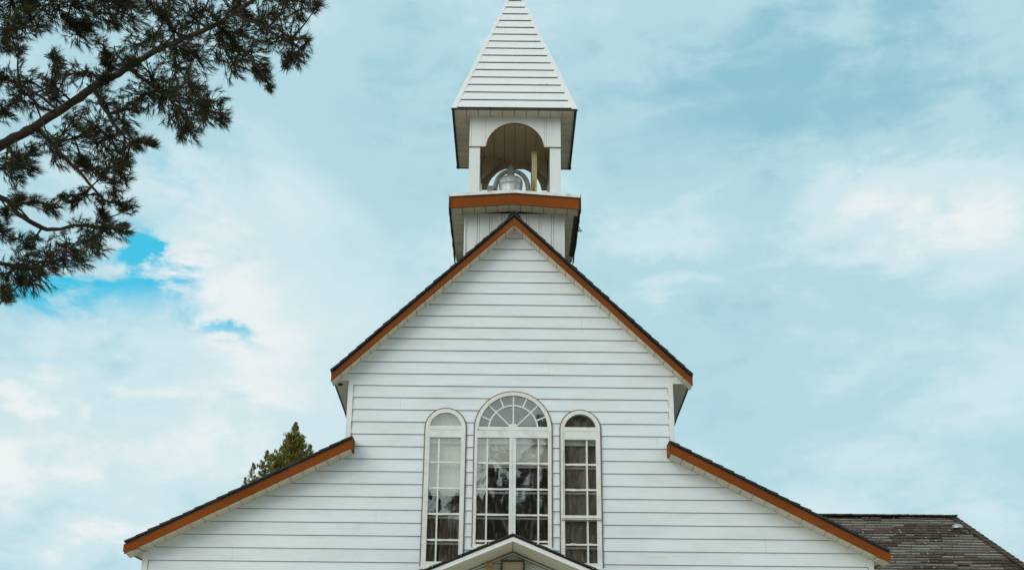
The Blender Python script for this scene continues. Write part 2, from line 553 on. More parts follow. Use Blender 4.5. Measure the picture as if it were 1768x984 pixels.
# butt joints between siding lengths
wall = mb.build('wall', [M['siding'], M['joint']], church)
seam_m = mat('seam_shadow', (.45, .44, .40), .8)
for x, k in ((-2.30, 6), (-3.92, 0), (2.2, 9), (3.7, 1), (-1.62, 12), (1.1, 19), (-1.9, 3), (.6, 15)):
    m2 = MB()
    z = CZ(k)
    m2.prism([(x, -.0186, z + .001), (x + .003, -.0186, z + .001), (x + .003, -.0046, z + CH - .008), (x, -.0046, z + CH - .008)],
             [(x, -.006, z + .001), (x + .003, -.006, z + .001), (x + .003, -.003, z + CH - .008), (x, -.003, z + CH - .008)])
    m2.build('siding_seam', seam_m, wall)

# side and rear walls, foundation
def side_wall(x, sgn, z0, z1, y0, y1):
    m2 = MB(); m2.fix = False
    lap(m2, z0, z1, lambda z: (y0, y1), lambda u, o, z: (x + sgn * o, u, z))
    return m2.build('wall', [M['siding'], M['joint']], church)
side_wall(-5.175, -1, .55, 4.12, .02, 12.5)
side_wall(5.20, 1, .55, 4.12, .02, 12.5)
side_wall(-2.395, -1, 5.45, 6.70, .02, 12.5)
side_wall(2.445, 1, 5.45, 6.70, .02, 12.5)
mb = MB()
mb.xz([(-5.17, .55), (5.195, .55), (5.195, 4.1), (2.44, 5.45), (2.44, 6.70), (.05, 9.12), (-2.39, 6.70), (-2.39, 5.45), (-5.17, 4.1)], 12.50, 12.56)
mb.build('wall', M['siding'], church)
mb = MB(); mb.box(-5.15, 5.17, .03, 12.5, -.2, .545)
mb.build('foundation', M['concrete'], church)
# corner trims
mb = MB()
def corner(x, sgn, z0, z1, w=.062):
    m2 = MB()
    a, b = (x, x + w) if sgn < 0 else (x - w, x)
    m2.box(a, b, -.034, -.004, z0, z1)
    m2.box(x - .0135 if sgn < 0 else x - .010, x + .010 if sgn < 0 else x + .0135, -.0345, .075, z0 + .001, z1 - .001)
    # dark edge where the siding runs into the channel
    e = (b, b + .006) if sgn < 0 else (a - .006, a)
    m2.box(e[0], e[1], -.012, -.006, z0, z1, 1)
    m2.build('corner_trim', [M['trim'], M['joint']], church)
corner(-2.397, -1, 5.68, 6.70)
corner(2.447, 1, 5.68, 6.70)
corner(-5.177, -1, .55, 4.12, .068)
corner(5.202, 1, .55, 4.12, .06)

# ---------------------------------------------------------------- roofs
def rake_dir(a, b):
    d = Vector((b[0] - a[0], 0, b[1] - a[1]))
    L = d.length
    d.normalize()
    n = Vector((-d.z, 0, d.x))
    if n.z < 0: n = -n
    return d, n, L
def roof_plane(top, bot, y0, y1, seed, flare=0.0, step=.17, thick=.017, under=.030, y_start=None):
    """shingle courses from top (x,z) to bot (x,z) surface line; each course a slightly crooked row"""
    rr = random.Random(seed)
    d, n, L = rake_dir(top, bot)
    mbx = MB()
    T = Vector((top[0], 0, top[1]))
    nc = max(1, int(round(L / step)))
    st = L / nc
    ys = [y0] + [y0 + (y1 - y0) * i / 14 for i in range(1, 15)]
    for i in range(nc):
        s0, s1 = i * st, (i + 1) * st
        lift = thick * rr.uniform(.75, 1.25)
        jy = rr.uniform(-.010, .008)
        a = T + d * (s0 - .01 if i else s0)
        b = T + d * (s1 + rr.uniform(-.01, .012))
        for j in range(len(ys) - 1):
            ya, yb = ys[j], ys[j + 1]
            if j == 0: ya += jy
            def fl(y, s):
                return d * (flare * min(max(y / 2.6, 0), 1.3) * s / L)
            l2 = lift * (rr.uniform(.8, 1.3) if j else 1)
            fa, fb = fl(ya, s0), fl(yb, s0)
            ga, gb = fl(ya, s1), fl(yb, s1)
            yv = Vector((0, 1, 0))
            p = [a + fa + yv * ya - n * under, b + ga + yv * ya - n * under, b + ga + yv * ya + n * (l2 - .012), a + fa + yv * ya - n * .008]
            q = [a + fb + yv * yb - n * under, b + gb + yv * yb - n * under, b + gb + yv * yb + n * (l2 - .012), a + fb + yv * yb - n * .008]
            mbx.prism(p, q)
    return mbx
def rake(parent, top, bot, yf, yw, black, orange, seams=.185, endcap=None, fmat='orange', smat='soffit', fw=.024, drop=.018, lip=.009):
    """fascia board and sloping soffit under a roof edge. top/bot are on the shingle surface line"""
    d, n, L = rake_dir(top, bot)
    T = Vector((top[0], 0, top[1])); B = Vector((bot[0], 0, bot[1]))
    V = lambda p, y, dz: (p.x, y, p.z + dz)
    f = MB()
    f.prism([V(T, yf, -black), V(B, yf, -black), V(B, yf, -black - orange), V(T, yf, -black - orange)],
            [V(T, yf + fw, -black), V(B, yf + fw, -black), V(B, yf + fw, -black - orange), V(T, yf + fw, -black - orange)])
    fo = f.build('fascia', M[fmat], parent)
    # dark drip edge right under the shingles
    g = MB()
    g.prism([V(T, yf - .006, -black + .004), V(B, yf - .006, -black + .004), V(B, yf - .006, -black - .010), V(T, yf - .006, -black - .010)],
            [V(T, yf - .001, -black + .004), V(B, yf - .001, -black + .004), V(B, yf - .001, -black - .010), V(T, yf - .001, -black - .010)])
    g.build('drip_edge', M['drip'], parent)
    s = MB()
    z = -black - orange + lip
    npan = max(1, int(L / seams))
    st = L / npan
    for i in range(npan):
        a = T + d * (i * st + .0045)
        b = T + d * ((i + 1) * st - .0045)
        s.prism([V(a, yf + fw + .001, z), V(b, yf + fw + .001, z), V(b, yf + fw + .001, z + .010), V(a, yf + fw + .001, z + .010)],
                [V(a, yw, z - drop), V(b, yw, z - drop), V(b, yw, z + .010 - drop), V(a, yw, z + .010 - drop)])
    s.prism([V(T, yf + fw + .002, z + .012), V(B, yf + fw + .002, z + .012), V(B, yf + fw + .002, z + .02), V(T, yf + fw + .002, z + .02)],
            [V(T, yw, z + .012 - drop), V(B, yw, z + .012 - drop), V(B, yw, z + .02 - drop), V(T, yw, z + .02 - drop)], 1)
    s.build('soffit', [M[smat], M['seam']], parent)
    return fo

# nave roof
AX, AZ = .055, 9.385
NL, NR = (-2.657, 6.795), (2.740, 6.784)
for (e, sd_) in ((NL, 11), (NR, 12)):
    rb = roof_plane((AX, AZ), e, -.272, 13.0, sd_, flare=.12)
    ro = rb.build('roof', M['shingle'], church)
    sg = -1 if e[0] < 0 else 1
    rake(ro, (AX, AZ), (e[0] - sg * .012, e[1] + .012), -.25, .0, .078, .115)
    # horizontal boxed eave with flaring outer edge, closed by a siding return at the front
    wx = -2.40 if sg < 0 else 2.45
    m2 = MB()
    fr = .13
    ez = 6.695
    def ex(y): return (e[0] + sg * (-.03 + .085 * min(y / 2.6, 1.3)))
    ys = [-.0, .6, 1.2, 1.8, 2.4, 3.2, 13.0]
    for ya, yb in zip(ys, ys[1:]):
        m2.prism([(wx, ya, ez), (ex(ya), ya, ez), (ex(ya), ya, ez + .012), (wx, ya, ez + .012)],
                 [(wx, yb, ez), (ex(yb), yb, ez), (ex(yb), yb, ez + .012), (wx, yb, ez + .012)], 0)
    m2.build('soffit', [M['soffit'], M['seam']], ro)
    m2 = MB()
    for ya, yb in zip(ys, ys[1:]):
        m2.prism([(ex(ya) , ya, ez - .012), (ex(ya) + sg * .02, ya, ez - .012), (ex(ya) + sg * .035, ya, ez + .085), (ex(ya), ya, ez + .085)],
                 [(ex(yb), yb, ez - .012), (ex(yb) + sg * .02, yb, ez - .012), (ex(yb) + sg * .035, yb, ez + .085), (ex(yb), yb, ez + .085)])
    m2.prism([(ex(0) - sg * .02, -.24, ez - .005), (ex(0) + sg * .012, -.24, ez - .005), (ex(0) + sg * .03, -.24, ez + .08), (ex(0), -.24, ez + .08)],
             [(ex(0) - sg * .0, 0, ez - .012), (ex(0) + sg * .02, 0, ez - .012), (ex(0) + sg * .035, 0, ez + .085), (ex(0), 0, ez + .085)])
    m2.build('drip_edge', M['drip'], ro)
mb = MB()
mb.xz([(AX - .10, AZ - .085), (AX, AZ + .012), (AX + .10, AZ - .085), (AX + .10, AZ - .065), (AX, AZ + .032), (AX - .10, AZ - .065)], -.285, 13.02)
mb.build('ridge_cap', M['shingle'], church)
# ragged hole pecked in the left eave soffit
mb = MB()
hc = Vector((-2.56, .18, 6.693)); rr = random.Random(4)
ring = []
for i in range(16):
    t = 2 * math.pi * i / 16
    q = rr.uniform(.6, 1.15)
    ring.append((hc.x + .045 * q * math.cos(t), hc.y + .10 * q * math.sin(t), hc.z))
mb.prism(ring, [(x, y, z + .002) for x, y, z in ring])
mb.build('soffit_hole', M['dark'], church, label='ragged dark hole in the eave soffit')

# wing roofs
WLt, WLb = (-2.272, 5.788), (-5.388, 4.241)
WRt, WRb = (2.342, 5.762), (5.386, 4.222)
for (t_, b_, sd_) in ((WLt, WLb, 21), (WRt, WRb, 22)):
    sg = -1 if t_[0] < 0 else 1
    rb = roof_plane(t_, b_, -.322, -.03, sd_)
    tx = (2.455 if sg > 0 else -2.405)
    d, n, L = rake_dir(t_, b_)
    s0 = abs(tx - t_[0]) / abs(d.x)
    t2 = (t_[0] + d.x * s0, t_[1] + d.z * s0)
    r2 = roof_plane(t2, b_, -.03, 13.0, sd_ + 5)
    o = len(rb.v)
    rb.v += r2.v; rb.f += [tuple(i + o for i in f) for f in r2.f]; rb.m += r2.m
    ro = rb.build('roof', M['shingle'], church)
    rake(ro, (t_[0] + sg * .012, t_[1] - .006), (b_[0] - sg * .014, b_[1] + .007), -.30, -.0, .052, .135, drop=.030)
    # boxed upper end and lower end
    m2 = MB()
    x0, z0 = t_[0] + sg * .010, t_[1]
    m2.box(min(x0, x0 - sg * .018), max(x0, x0 - sg * .018), -.301, -.024, z0 - .20, z0 - .045)
    m2.build('fascia_end', M['orange'], ro)
    m2 = MB()
    x1, z1 = b_[0] - sg * .014, b_[1]
    m2.box(min(x1, x1 + sg * .018), max(x1, x1 + sg * .018), -.301, -.02, z1 - .145, z1 - .045)
    m2.build('fascia_end', M['orange'], ro)
    wx = -5.175 if sg < 0 else 5.2
    m2 = MB()
    m2.box(min(wx, x1), max(wx, x1), -.27, 13.0, z1 - .128, z1 - .116)
    m2.build('soffit', M['soffit'], ro)
    m2 = MB()
    m2.box(min(x1, x1 + sg * .016), max(x1, x1 + sg * .016), -.018, 13.0, z1 - .145, z1 - .04)
    m2.build('drip_edge', M['drip'], ro)
    # small siding return closing the eave box
    m2 = MB()
    q = abs(x1 - wx)
    m2.xz([(x1 - sg * .002, z1 - .115), (wx, z1 - .115), (wx - sg*.06, z1 - .115 + (q + .06) * .49), (x1 - sg * .002, z1 - .113)], -.012, -.004)
    m2.build('eave_return', M['siding'], church)

# ---------------------------------------------------------------- windows
def arc(cx, cz, r, a0, a1, n=24):
    return [(cx + r * math.cos(a0 + (a1 - a0) * i / n), cz + r * math.sin(a0 + (a1 - a0) * i / n)) for i in range(n + 1)]
def band(mb, cx, cz, r0, r1, a0, a1, y0, y1, n=28, m=0):
    A, B = arc(cx, cz, r0, a0, a1, n), arc(cx, cz, r1, a0, a1, n)
    for i in range(n):
        mb.xz([A[i], A[i + 1], B[i + 1], B[i]], y0, y1, m)
def window(cx, hw, sp, bt, fan_r, g0, g1, cols, rows, mull=None, dark=False, seed=0):
    rr = random.Random(seed)
    Y0, Y1 = -.040, .065
    gz0 = rows[-1]
    f = MB()
    # rust-stained channel round the opening
    ch = MB()
    band(ch, cx, sp, hw - .004, hw + .012, 0, math.pi, -.030, .0)
    ch.box(cx - hw - .012, cx - hw + .004, -.030, .0, bt, sp)
    ch.box(cx + hw - .004, cx + hw + .012, -.030, .0, bt, sp)
    # frame
    band(f, cx, sp, fan_r, hw - .005, 0, math.pi, Y0, Y1)
    tz0, tz1 = rows[0], sp + .038
    f.box(cx - hw + .005, g0, Y0, Y1, bt, sp)
    f.box(g1, cx + hw - .005, Y0, Y1, bt, sp)
    # transom in two boards with a thin open joint
    zj = sp - .022
    f.box(g0, g1, Y0, Y1, tz0, zj - .003)
    f.box(cx - fan_r + .001, cx + fan_r - .001, Y0 + .002, Y1, zj + .003, tz1)
    f.box(g0, g1, Y0 + .012, Y1, zj - .003, zj + .003)
    f.box(cx - hw + .003, cx + hw - .003, Y0 - .004, Y1, bt, gz0)
    w = f.build('window', M['frame'], church)
    ch.build('rust_channel', M['rust'], w)
    sl = MB(); sl.box(cx - hw - .02, cx + hw + .02, -.062, .02, bt - .035, bt - .001)
    sl.build('sill', M['frame'], w)
    # muntins
    mt = MB()
    mw = .0125
    segs = cols
    xs = []
    for (a, b, v) in segs:
        for i, z in enumerate(rows[1:-1]):
            # slightly crooked putty-thick bars
            n = 6
            for k in range(n):
                xa, xb = a + (b - a) * k / n, a + (b - a) * (k + 1) / n
                j0, j1 = rr.uniform(-.003, .003), rr.uniform(-.002, .005)
                mt.box(xa, xb, -.022 + rr.uniform(-.002, .002), .004, z - mw + j0, z + mw + j1)
        mt.box(v - mw * .9, v + mw * .9, -.0195, .003, gz0, tz0)
    mt.build('muntin', M['frame'], w)
    # inner sash bars, seen a little lower through the storm glass
    it = MB()
    for (a, b, v) in segs:
        for z in rows[1:-1]:
            it.box(a, b, .046, .062, z - .052, z - .026)
        it.box(v - .016, v + .005, .047, .061, gz0, tz0)
        it.box(a, b, .044, .064, tz0 - .075, tz0)
    it.build('inner_sash', M['frame'], w)
    if mull:
        mu = MB()
        a, b = mull
        c = (a + b) / 2
        mu.box(a, c - .002, Y0 + .004, Y1, gz0, tz0); mu.box(c + .002, b, Y0 + .006, Y1, gz0, tz0)
        mu.box(c - .002, c + .002, Y0 + .014, Y1, gz0, tz0)
        mu.build('mullion', M['frame'], w)
    # fan light bars
    fb = MB()
    if mull:
        band(fb, cx, sp, .352, .374, .11, math.pi - .11, -.024, .01)
        def spoke(a, r0, r1, wd=.010):
            ca, sa = math.cos(a), math.sin(a)
            p = lambda r, o: (cx + r * ca - o * sa, sp + r * sa + o * ca)
            fb.xz([p(r0, -wd), p(r1, -wd), p(r1, wd), p(r0, wd)], -.0225, .008)
        for a in (45, 90, 135): spoke(R(a), .04, .372 if a != 90 else fan_r); 
        for a in (45, 135): spoke(R(a), .355, fan_r + .004)
        for a in (22, 67, 113, 158): spoke(R(a), .374, fan_r + .004)
        band(fb, cx, sp + .03, .0, .06, 0, math.pi, -.030, .012, 12)
        fb.build('fan_bar', M['frame'], w)
    # panes: each light slightly out of plane
    gl = MB(); gl.fix = False
    zs = [tz0] + list(rows[1:-1]) + [gz0]
    for (a, b, v) in segs:
        for (x0, x1) in ((a, v), (v, b)):
            for z1, z0 in zip(zs, zs[1:]):
                e = [rr.uniform(-.0012, .0012) for _ in range(4)]
                gl.poly([(x0, -.004 + e[0], z0), (x1, -.004 + e[1], z0), (x1, -.004 + e[2], z1), (x0, -.004 + e[3], z1)])
    A = arc(cx, sp, fan_r + .002, .11, math.pi - .11, 20)
    gl.poly([(x, -.003 + .0 , z) for x, z in A])
    gl.build('pane', M['glass'], w)
    # shallow lit space behind: film, blinds, dark room
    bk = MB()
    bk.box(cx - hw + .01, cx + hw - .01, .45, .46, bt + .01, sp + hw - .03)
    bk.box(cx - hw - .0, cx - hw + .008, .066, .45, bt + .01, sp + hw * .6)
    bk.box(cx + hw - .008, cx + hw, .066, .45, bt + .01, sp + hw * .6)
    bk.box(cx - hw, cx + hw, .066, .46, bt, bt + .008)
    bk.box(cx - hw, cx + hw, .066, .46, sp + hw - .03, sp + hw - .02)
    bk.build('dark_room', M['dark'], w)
    return w, rr
def blind(w, x0, x1, z0, z1, y, m, seed, waves=9, amp=.012, name='blind'):
    b = MB(); b.fix = False
    n, k = 24, 10
    ph = seed * 1.7
    def yy(u, v): return y + amp * math.sin(waves * u + ph + 2 * math.sin(v * 3 + ph)) * (.5 + .5 * v)
    for i in range(n):
        for j in range(k):
            q = []
            for (a, c) in ((i, j), (i + 1, j), (i + 1, j + 1), (i, j + 1)):
                u, v = a / n, c / k
                q.append((x0 + (x1 - x0) * u, yy(u * 3, v), z0 + (z1 - z0) * v))
            b.poly(q)
    return b.build(name, M[m], w, smooth=True)
c = WIN[0]
w0, _ = window(c[0], c[1], c[2], c[3], .239, -1.160, -.699, [(-1.160, -.699, -1.022)], [5.838, 5.466, 5.086, 4.712, 4.341, 4.035], seed=1)
blind(w0, -1.2, -.66, 5.00, 6.22, .10, 'blind', 1, amp=.004)
blind(w0, -1.2, -1.02, 4.0, 4.72, .11, 'film', 6)
blind(w0, -1.0, -.66, 4.0, 4.9, .16, 'film', 2, waves=14, amp=.02, name='plastic_sheet')
c = WIN[1]
w1, _ = window(c[0], c[1], c[2], c[3], .513, -.458, .584, [(-.458, .016, -.308), (.114, .584, .444)], [5.841, 5.463, 5.080, 4.709, 4.332, 4.285], mull=(.016, .114), seed=2)
blind(w1, -.49, -.30, 5.06, 5.80, .10, 'blind', 3, amp=.003)
blind(w1, -.30, .60, 5.46, 5.80, .11, 'blind', 4, amp=.004)
blind(w1, -.50, .62, 5.98, 6.50, .09, 'dusty', 5, amp=.01)
blind(w1, -.46, -.3, 4.3, 5.0, .15, 'film', 9, name='plastic_sheet')
c = WIN[2]
w2, _ = window(c[0], c[1], c[2], c[3], .238, .827, 1.290, [(.827, 1.290, 1.156)], [5.824, 5.452, 5.080, 4.690, 4.294, 4.03], dark=True, seed=3)
blind(w2, .80, 1.34, 4.0, 5.86, .085, 'film', 7, waves=5, amp=.02, name='plastic_sheet')
blind(w2, .80, 1.34, 5.98, 6.24, .085, 'dusty', 8, waves=7, amp=.02, name='plastic_sheet')
# lowered storm sash rail of the right window
mb = MB()
mb.box(.775, 1.352, -.060, -.041, 4.665, 4.705)
mb.box(.772, 1.355, -.066, -.041, 4.645, 4.655)
mb.box(.775, .800, -.056, -.0415, 4.70, 5.95)
mb.box(1.325, 1.352, -.056, -.0415, 4.70, 5.95)
mb.build('storm_sash', M['frame'], w2)

# ---------------------------------------------------------------- entrance canopy
def canopy():
    ax, az, sl, hwid = .078, 4.270, .4115, 1.75
    yf = -1.12
    for sg in (-1, 1):
        b_ = (ax + sg * hwid, az - sl * hwid)
        rb = roof_plane((ax, az), b_, yf - .02, -.045, 40 + sg, thick=.012, under=.025)
        ro = rb.build('canopy_roof', M['shingle'], church)
        rake(ro, (ax, az), b_, yf, -.03, .040, .070, seams=9.0, fmat='trim', smat='canopy_soffit', lip=.030, drop=.0)
        # metal drip strip with clips
        d, n, L = rake_dir((ax, az), b_)
        for s in (.35, .75, 1.15, 1.55):
            m2 = MB()
            p = Vector((ax, yf - .03, az)) + d * s
            m2.tube([p + Vector((0, 0, -.022)), p + Vector((0, -.012, -.022))], .008, 6)
            m2.build('clip', M['galv'], ro)
        # channels where the soffit meets the wall
        zz = az - .04 - .07 + .026
        P = lambda x, z: (ax + sg * x, z)
        for (o, th, y) in ((-.006, .012, -.034), (-.040, .009, -.030)):
            m2 = MB()
            m2.xz([P(0, zz + o), P(hwid, zz + o - sl * hwid), P(hwid, zz + o - th - sl * hwid), P(0, zz + o - th)], y, -.022)
            m2.build('channel', M['rust'], ro)
        m2 = MB()
        m2.xz([P(0, zz - .012), P(hwid, zz - .012 - sl * hwid), P(hwid, zz - .040 - sl * hwid), P(0, zz - .040)], -.028, -.0225)
        m2.build('frieze', M['trim'], ro)
        px = ax + sg * 1.55
        m2 = MB()
        m2.box(px - .06, px + .06, yf + .06, yf + .18, .35, az - sl * 1.55 - .16)
        m2.box(px - .09, px + .09, yf + .03, yf + .21, .35, .55)
        m2.build('canopy_post', M['trim'], church)
        m2 = MB()
        m2.box(px - .05, px + .05, yf + .19, -.03, az - sl * 1.55 - .24, az - sl * 1.55 - .13)
        m2.build('canopy_beam', M['trim'], church)
    m2 = MB()
    m2.box(-.95, .045, -.02, .04, .55, 2.85); m2.box(.055, 1.05, -.02, .04, .55, 2.85)
    for x0 in (-.86, .14):
        for z0, z1 in ((.75, 1.45), (1.65, 2.65)):
            m2.box(x0, x0 + .82, -.035, -.02, z0, z1)
    dr = m2.build('door', M['door'], church)
    m2 = MB(); m2.tube([(.0, -.05, 1.55), (.0, -.09, 1.55), (.0, -.09, 1.42)], .012, 8)
    m2.build('handle', M['galv'], dr)
    m2 = MB()
    m2.box(-1.04, -.95, -.05, .03, .55, 2.95); m2.box(1.05, 1.14, -.05, .03, .55, 2.95); m2.box(-1.04, 1.14, -.052, .03, 2.85, 2.96)
    m2.build('door_frame', M['trim'], church)
    m2 = MB()
    for i in range(3):
        m2.box(-1.7 , 1.85, -1.25 - .32 * i, -.02 if i == 0 else -1.25 - .32 * (i - 1), -.05, .50 - .17 * i)
    m2.build('step', M['concrete'], church)
canopy()

# ---------------------------------------------------------------- bell tower
TX0, TX1, TY0, TY1 = -.745, .862, .47, 2.20
def grooved(mb, u0, u1, z0, z1, place, pitch=.19, cut=None, rib=True, thick=.03):
    """vertical board panels with fine grooves; cut(x)->lowest z of the panel there"""
    n = int(round((u1 - u0) / pitch))
    p = (u1 - u0) / n
    for i in range(n):
        a, b = u0 + i * p + .003, u0 + (i + 1) * p - .003
        parts = [(a, b, 0.0)]
        if rib:
            parts = [(a, a + .030, .004), (a + .034, b, 0.0)]
        for (x0, x1, o) in parts:
            k = 8 if cut else 1
            for j in range(k):
                xa, xb = x0 + (x1 - x0) * j / k, x0 + (x1 - x0) * (j + 1) / k
                za = cut(xa) if cut else z0
                zb = cut(xb) if cut else z0
                A = [place(xa, o, za), place(xb, o, zb), place(xb, o, z1), place(xa, o, z1)]
                B = [place(xa, -thick, za), place(xb, -thick, zb), place(xb, -thick, z1), place(xa, -thick, z1)]
                mb.prism(A, B, 0)
    if not cut:
        mb.prism([place(u0, -thick * .3, z0), place(u1, -thick * .3, z0), place(u1, -thick * .3, z1), place(u0, -thick * .3, z1)],
                 [place(u0, -thick, z0), place(u1, -thick, z0), place(u1, -thick, z1), place(u0, -thick, z1)], 1)
        mb.prism([place(u0, -thick - .001, z0), place(u1, -thick - .001, z0), place(u1, -thick - .001, z1), place(u0, -thick - .001, z1)],
                 [place(u0, -thick - .005, z0), place(u1, -thick - .005, z0), place(u1, -thick - .005, z1), place(u0, -thick - .005, z1)], 0)
mb = MB()
grooved(mb, TX0, TX1, 7.6, 9.70, lambda x, o, z: (x, TY0 - o, z))
grooved(mb, TX0, TX1, 6.9, 9.70, lambda x, o, z: (x, TY1 + o, z))
grooved(mb, TY0 + .001, TY1 - .001, 7.6, 9.70, lambda x, o, z: (TX0 + .002 - o, x, z))
grooved(mb, TY0 + .001, TY1 - .001, 7.6, 9.70, lambda x, o, z: (TX1 - .002 + o, x, z))
mb.build('tower_wall', [M['panel'], M['seam']], church)
for x in (TX0, TX1):
    mb = MB()
    mb.box(x - .012, x + .012, TY0 - .022, TY0 + .02, 7.6, 9.69)
    mb.build('corner_trim', M['trim'], church)

# low-pitched skirt roof under the belfry
BX0, BX1, BY0, BY1, BC = -.984, 1.109, .15, 2.47, .055
def bz(x, z): return z + .075 * (1 - abs(x - BC) / 1.045)
mb = MB()
for a, b in ((BX0, BC), (BC, BX1)):
    mb.xz([(a, bz(a, 9.790)), (b, bz(b, 9.790)), (b, bz(b, 9.850)), (a, bz(a, 9.850))], BY0 + .004, BY1)
base = mb.build('skirt_roof', M['shingle'], church)
mb = MB(); rr = random.Random(8)
n = 26
for i in range(n):
    a, b = BX0 - .01 + (BX1 - BX0 + .02) * i / n, BX0 - .01 + (BX1 - BX0 + .02) * (i + 1) / n
    o = rr.uniform(0, .006)
    mb.xz([(a, bz(a, 9.842)), (b, bz(b, 9.842)), (b, bz(b, 9.892) + o), (a, bz(a, 9.892) + o)], BY0 - .022 - o * .5, BY0 + .30)
mb.build('flashing', M['flash'], base)
mb = MB()
for a, b in ((BX0 + .012, BC), (BC, BX1 - .012)):
    mb.xz([(a, bz(a, 9.832)), (b, bz(b, 9.832)), (b, bz(b, 9.645)), (a, bz(a, 9.645))], BY0, BY0 + .022)
mb.build('fascia', M['orange'], base)
mb = MB()
for a, b in ((BX0, BC), (BC, BX1)):
    mb.xz([(a, bz(a, 9.842)), (b, bz(b, 9.842)), (b, bz(b, 9.822)), (a, bz(a, 9.822))], BY0 - .006, BY0 - .001)
# dark shingle-edge along both sides
for x, sg in ((BX0, -1), (BX1, 1)):
    for i in range(16):
        y0, y1 = BY0 + (BY1 - BY0) * i / 16, BY0 + (BY1 - BY0) * (i + 1) / 16
        o = rr.uniform(0, .010)
        mb.box(min(x, x + sg * (.014 + o)), max(x, x + sg * (.014 + o)), y0, y1, 9.640 - o, 9.90)
mb.build('drip_edge', M['drip'], base)
def soffit_ring(name, parent, x0, x1, y0, y1, ix0, ix1, iy0, iy1, z, pitch=.19, mm='soffit', follow=None):
    s = MB()
    f = follow or (lambda x, zz: zz)
    n = int(round((x1 - x0) / pitch)); p = (x1 - x0) / n
    for i in range(n):
        a, b = x0 + i * p + .004, x0 + (i + 1) * p - .004
        for (ya, yb) in ((y0, iy0), (iy1, y1)):
            s.prism([(a, ya, f(a, z)), (b, ya, f(b, z)), (b, ya, f(b, z) + .01), (a, ya, f(a, z) + .01)],
                    [(a, yb, f(a, z)), (b, yb, f(b, z)), (b, yb, f(b, z) + .01), (a, yb, f(a, z) + .01)])
    n = max(1, int(round((iy1 - iy0) / pitch))); p = (iy1 - iy0) / n
    for i in range(n):
        a, b = iy0 + i * p + .004, iy0 + (i + 1) * p - .004
        for (xa, xb) in ((x0, ix0), (ix1, x1)):
            s.box(xa, xb, a, b, f(xa, z) , f(xa, z) + .01)
    for a, b in ((x0, (x0 + x1) / 2), ((x0 + x1) / 2, x1)):
        s.xz([(a, f(a, z) + .012), (b, f(b, z) + .012), (b, f(b, z) + .018), (a, f(a, z) + .018)], y0 + .001, y1 - .001, 1)
    return s.build(name, [M[mm], M['seam']], parent)
soffit_ring('soffit', base, BX0 + .012, BX1 - .012, BY0 + .024, BY1, TX0, TX1, TY0 - .002, TY1 + .002, 9.665, follow=lambda x, z: bz(x, z) if True else z)

# belfry: four posts, arched headers on all sides
FX0, FX1, FY0, FY1 = -.712, .827, .52, 2.20
PZ0, PZ1, HZ0, HZ1 = 9.86, 10.99, 10.958, 11.520
for x0, x1 in ((FX0 + .004, FX0 + .184), (FX1 - .184, FX1 - .004)):
    for y0, y1 in ((FY0 + .012, FY0 + .19), (FY1 - .19, FY1 - .012)):
        m2 = MB(); m2.box(x0, x1, y0, y1, PZ0, PZ1)
        m2.box(x0 + .02, x1 - .02, y0 + .004, y1 - .004, PZ1, HZ1 - .01)
        m2.build('belfry_post', M['panel'], church)
ACX, AR, ASP = .055, .492, 10.918
def acut(c, r):
    def f(x):
        d = abs(x - c)
        return HZ0 if d >= r * .9965 else max(HZ0, ASP + math.sqrt(max(0, r * r - d * d)))
    return f
def header(axis):
    m2 = MB()
    if axis in ('front', 'rear'):
        y = FY0 if axis == 'front' else FY1
        s = 1 if axis == 'front' else -1
        c, u0, u1 = ACX, FX0, FX1
        pl = lambda x, o, z: (x, y - s * o, z)
        fc = acut(c, AR)
        grooved(m2, u0, c - AR, HZ0, HZ1, pl, pitch=.28)
        grooved(m2, c + AR, u1, HZ0, HZ1, pl, pitch=.28)
        n = 36
        for i in range(n):
            a = c - AR + 2 * AR * i / n; b = c - AR + 2 * AR * (i + 1) / n
            m2.prism([pl(a, 0, fc(a)), pl(b, 0, fc(b)), pl(b, 0, HZ1), pl(a, 0, HZ1)],
                     [pl(a, -.03, fc(a)), pl(b, -.03, fc(b)), pl(b, -.03, HZ1), pl(a, -.03, HZ1)])
        for k in range(9):
            x = u0 + .0 + (u1 - u0) * k / 8
            if 0 < k < 8:
                z0 = fc(x) + .004
                m2.prism([pl(x - .003, .0035, z0), pl(x + .026, .0035, z0 + .002), pl(x + .026, .0035, HZ1), pl(x - .003, .0035, HZ1)],
                         [pl(x - .003, .0005, z0), pl(x + .026, .0005, z0 + .002), pl(x + .026, .0005, HZ1), pl(x - .003, .0005, HZ1)])
    else:
        x_ = FX0 if axis == 'left' else FX1
        s = -1 if axis == 'left' else 1
        c = (FY0 + FY1) / 2
        r = .55
        pl = lambda u, o, z: (x_ + s * o, u, z)
        fc = lambda u: HZ0 if abs(u - c) >= r else max(HZ0, HZ0 - .05 + math.sqrt(max(0, r * r - (u - c) ** 2)) * .9)
        n = 40
        for i in range(n):
            a = FY0 + .035 + (FY1 - FY0 - .07) * i / n; b = FY0 + .035 + (FY1 - FY0 - .07) * (i + 1) / n
            m2.prism([pl(a, -.001, fc(a)), pl(b, -.001, fc(b)), pl(b, -.001, HZ1), pl(a, -.001, HZ1)],
                     [pl(a, -.03, fc(a)), pl(b, -.03, fc(b)), pl(b, -.03, HZ1), pl(a, -.03, HZ1)])
    return m2.build('arched_header', [M['panel'] if axis != 'rear' else M['ceiling'], M['seam']], church)  # rear header takes the shade-toned ceiling brown instead of white
for a in ('front', 'rear', 'left', 'right'):
    header(a)
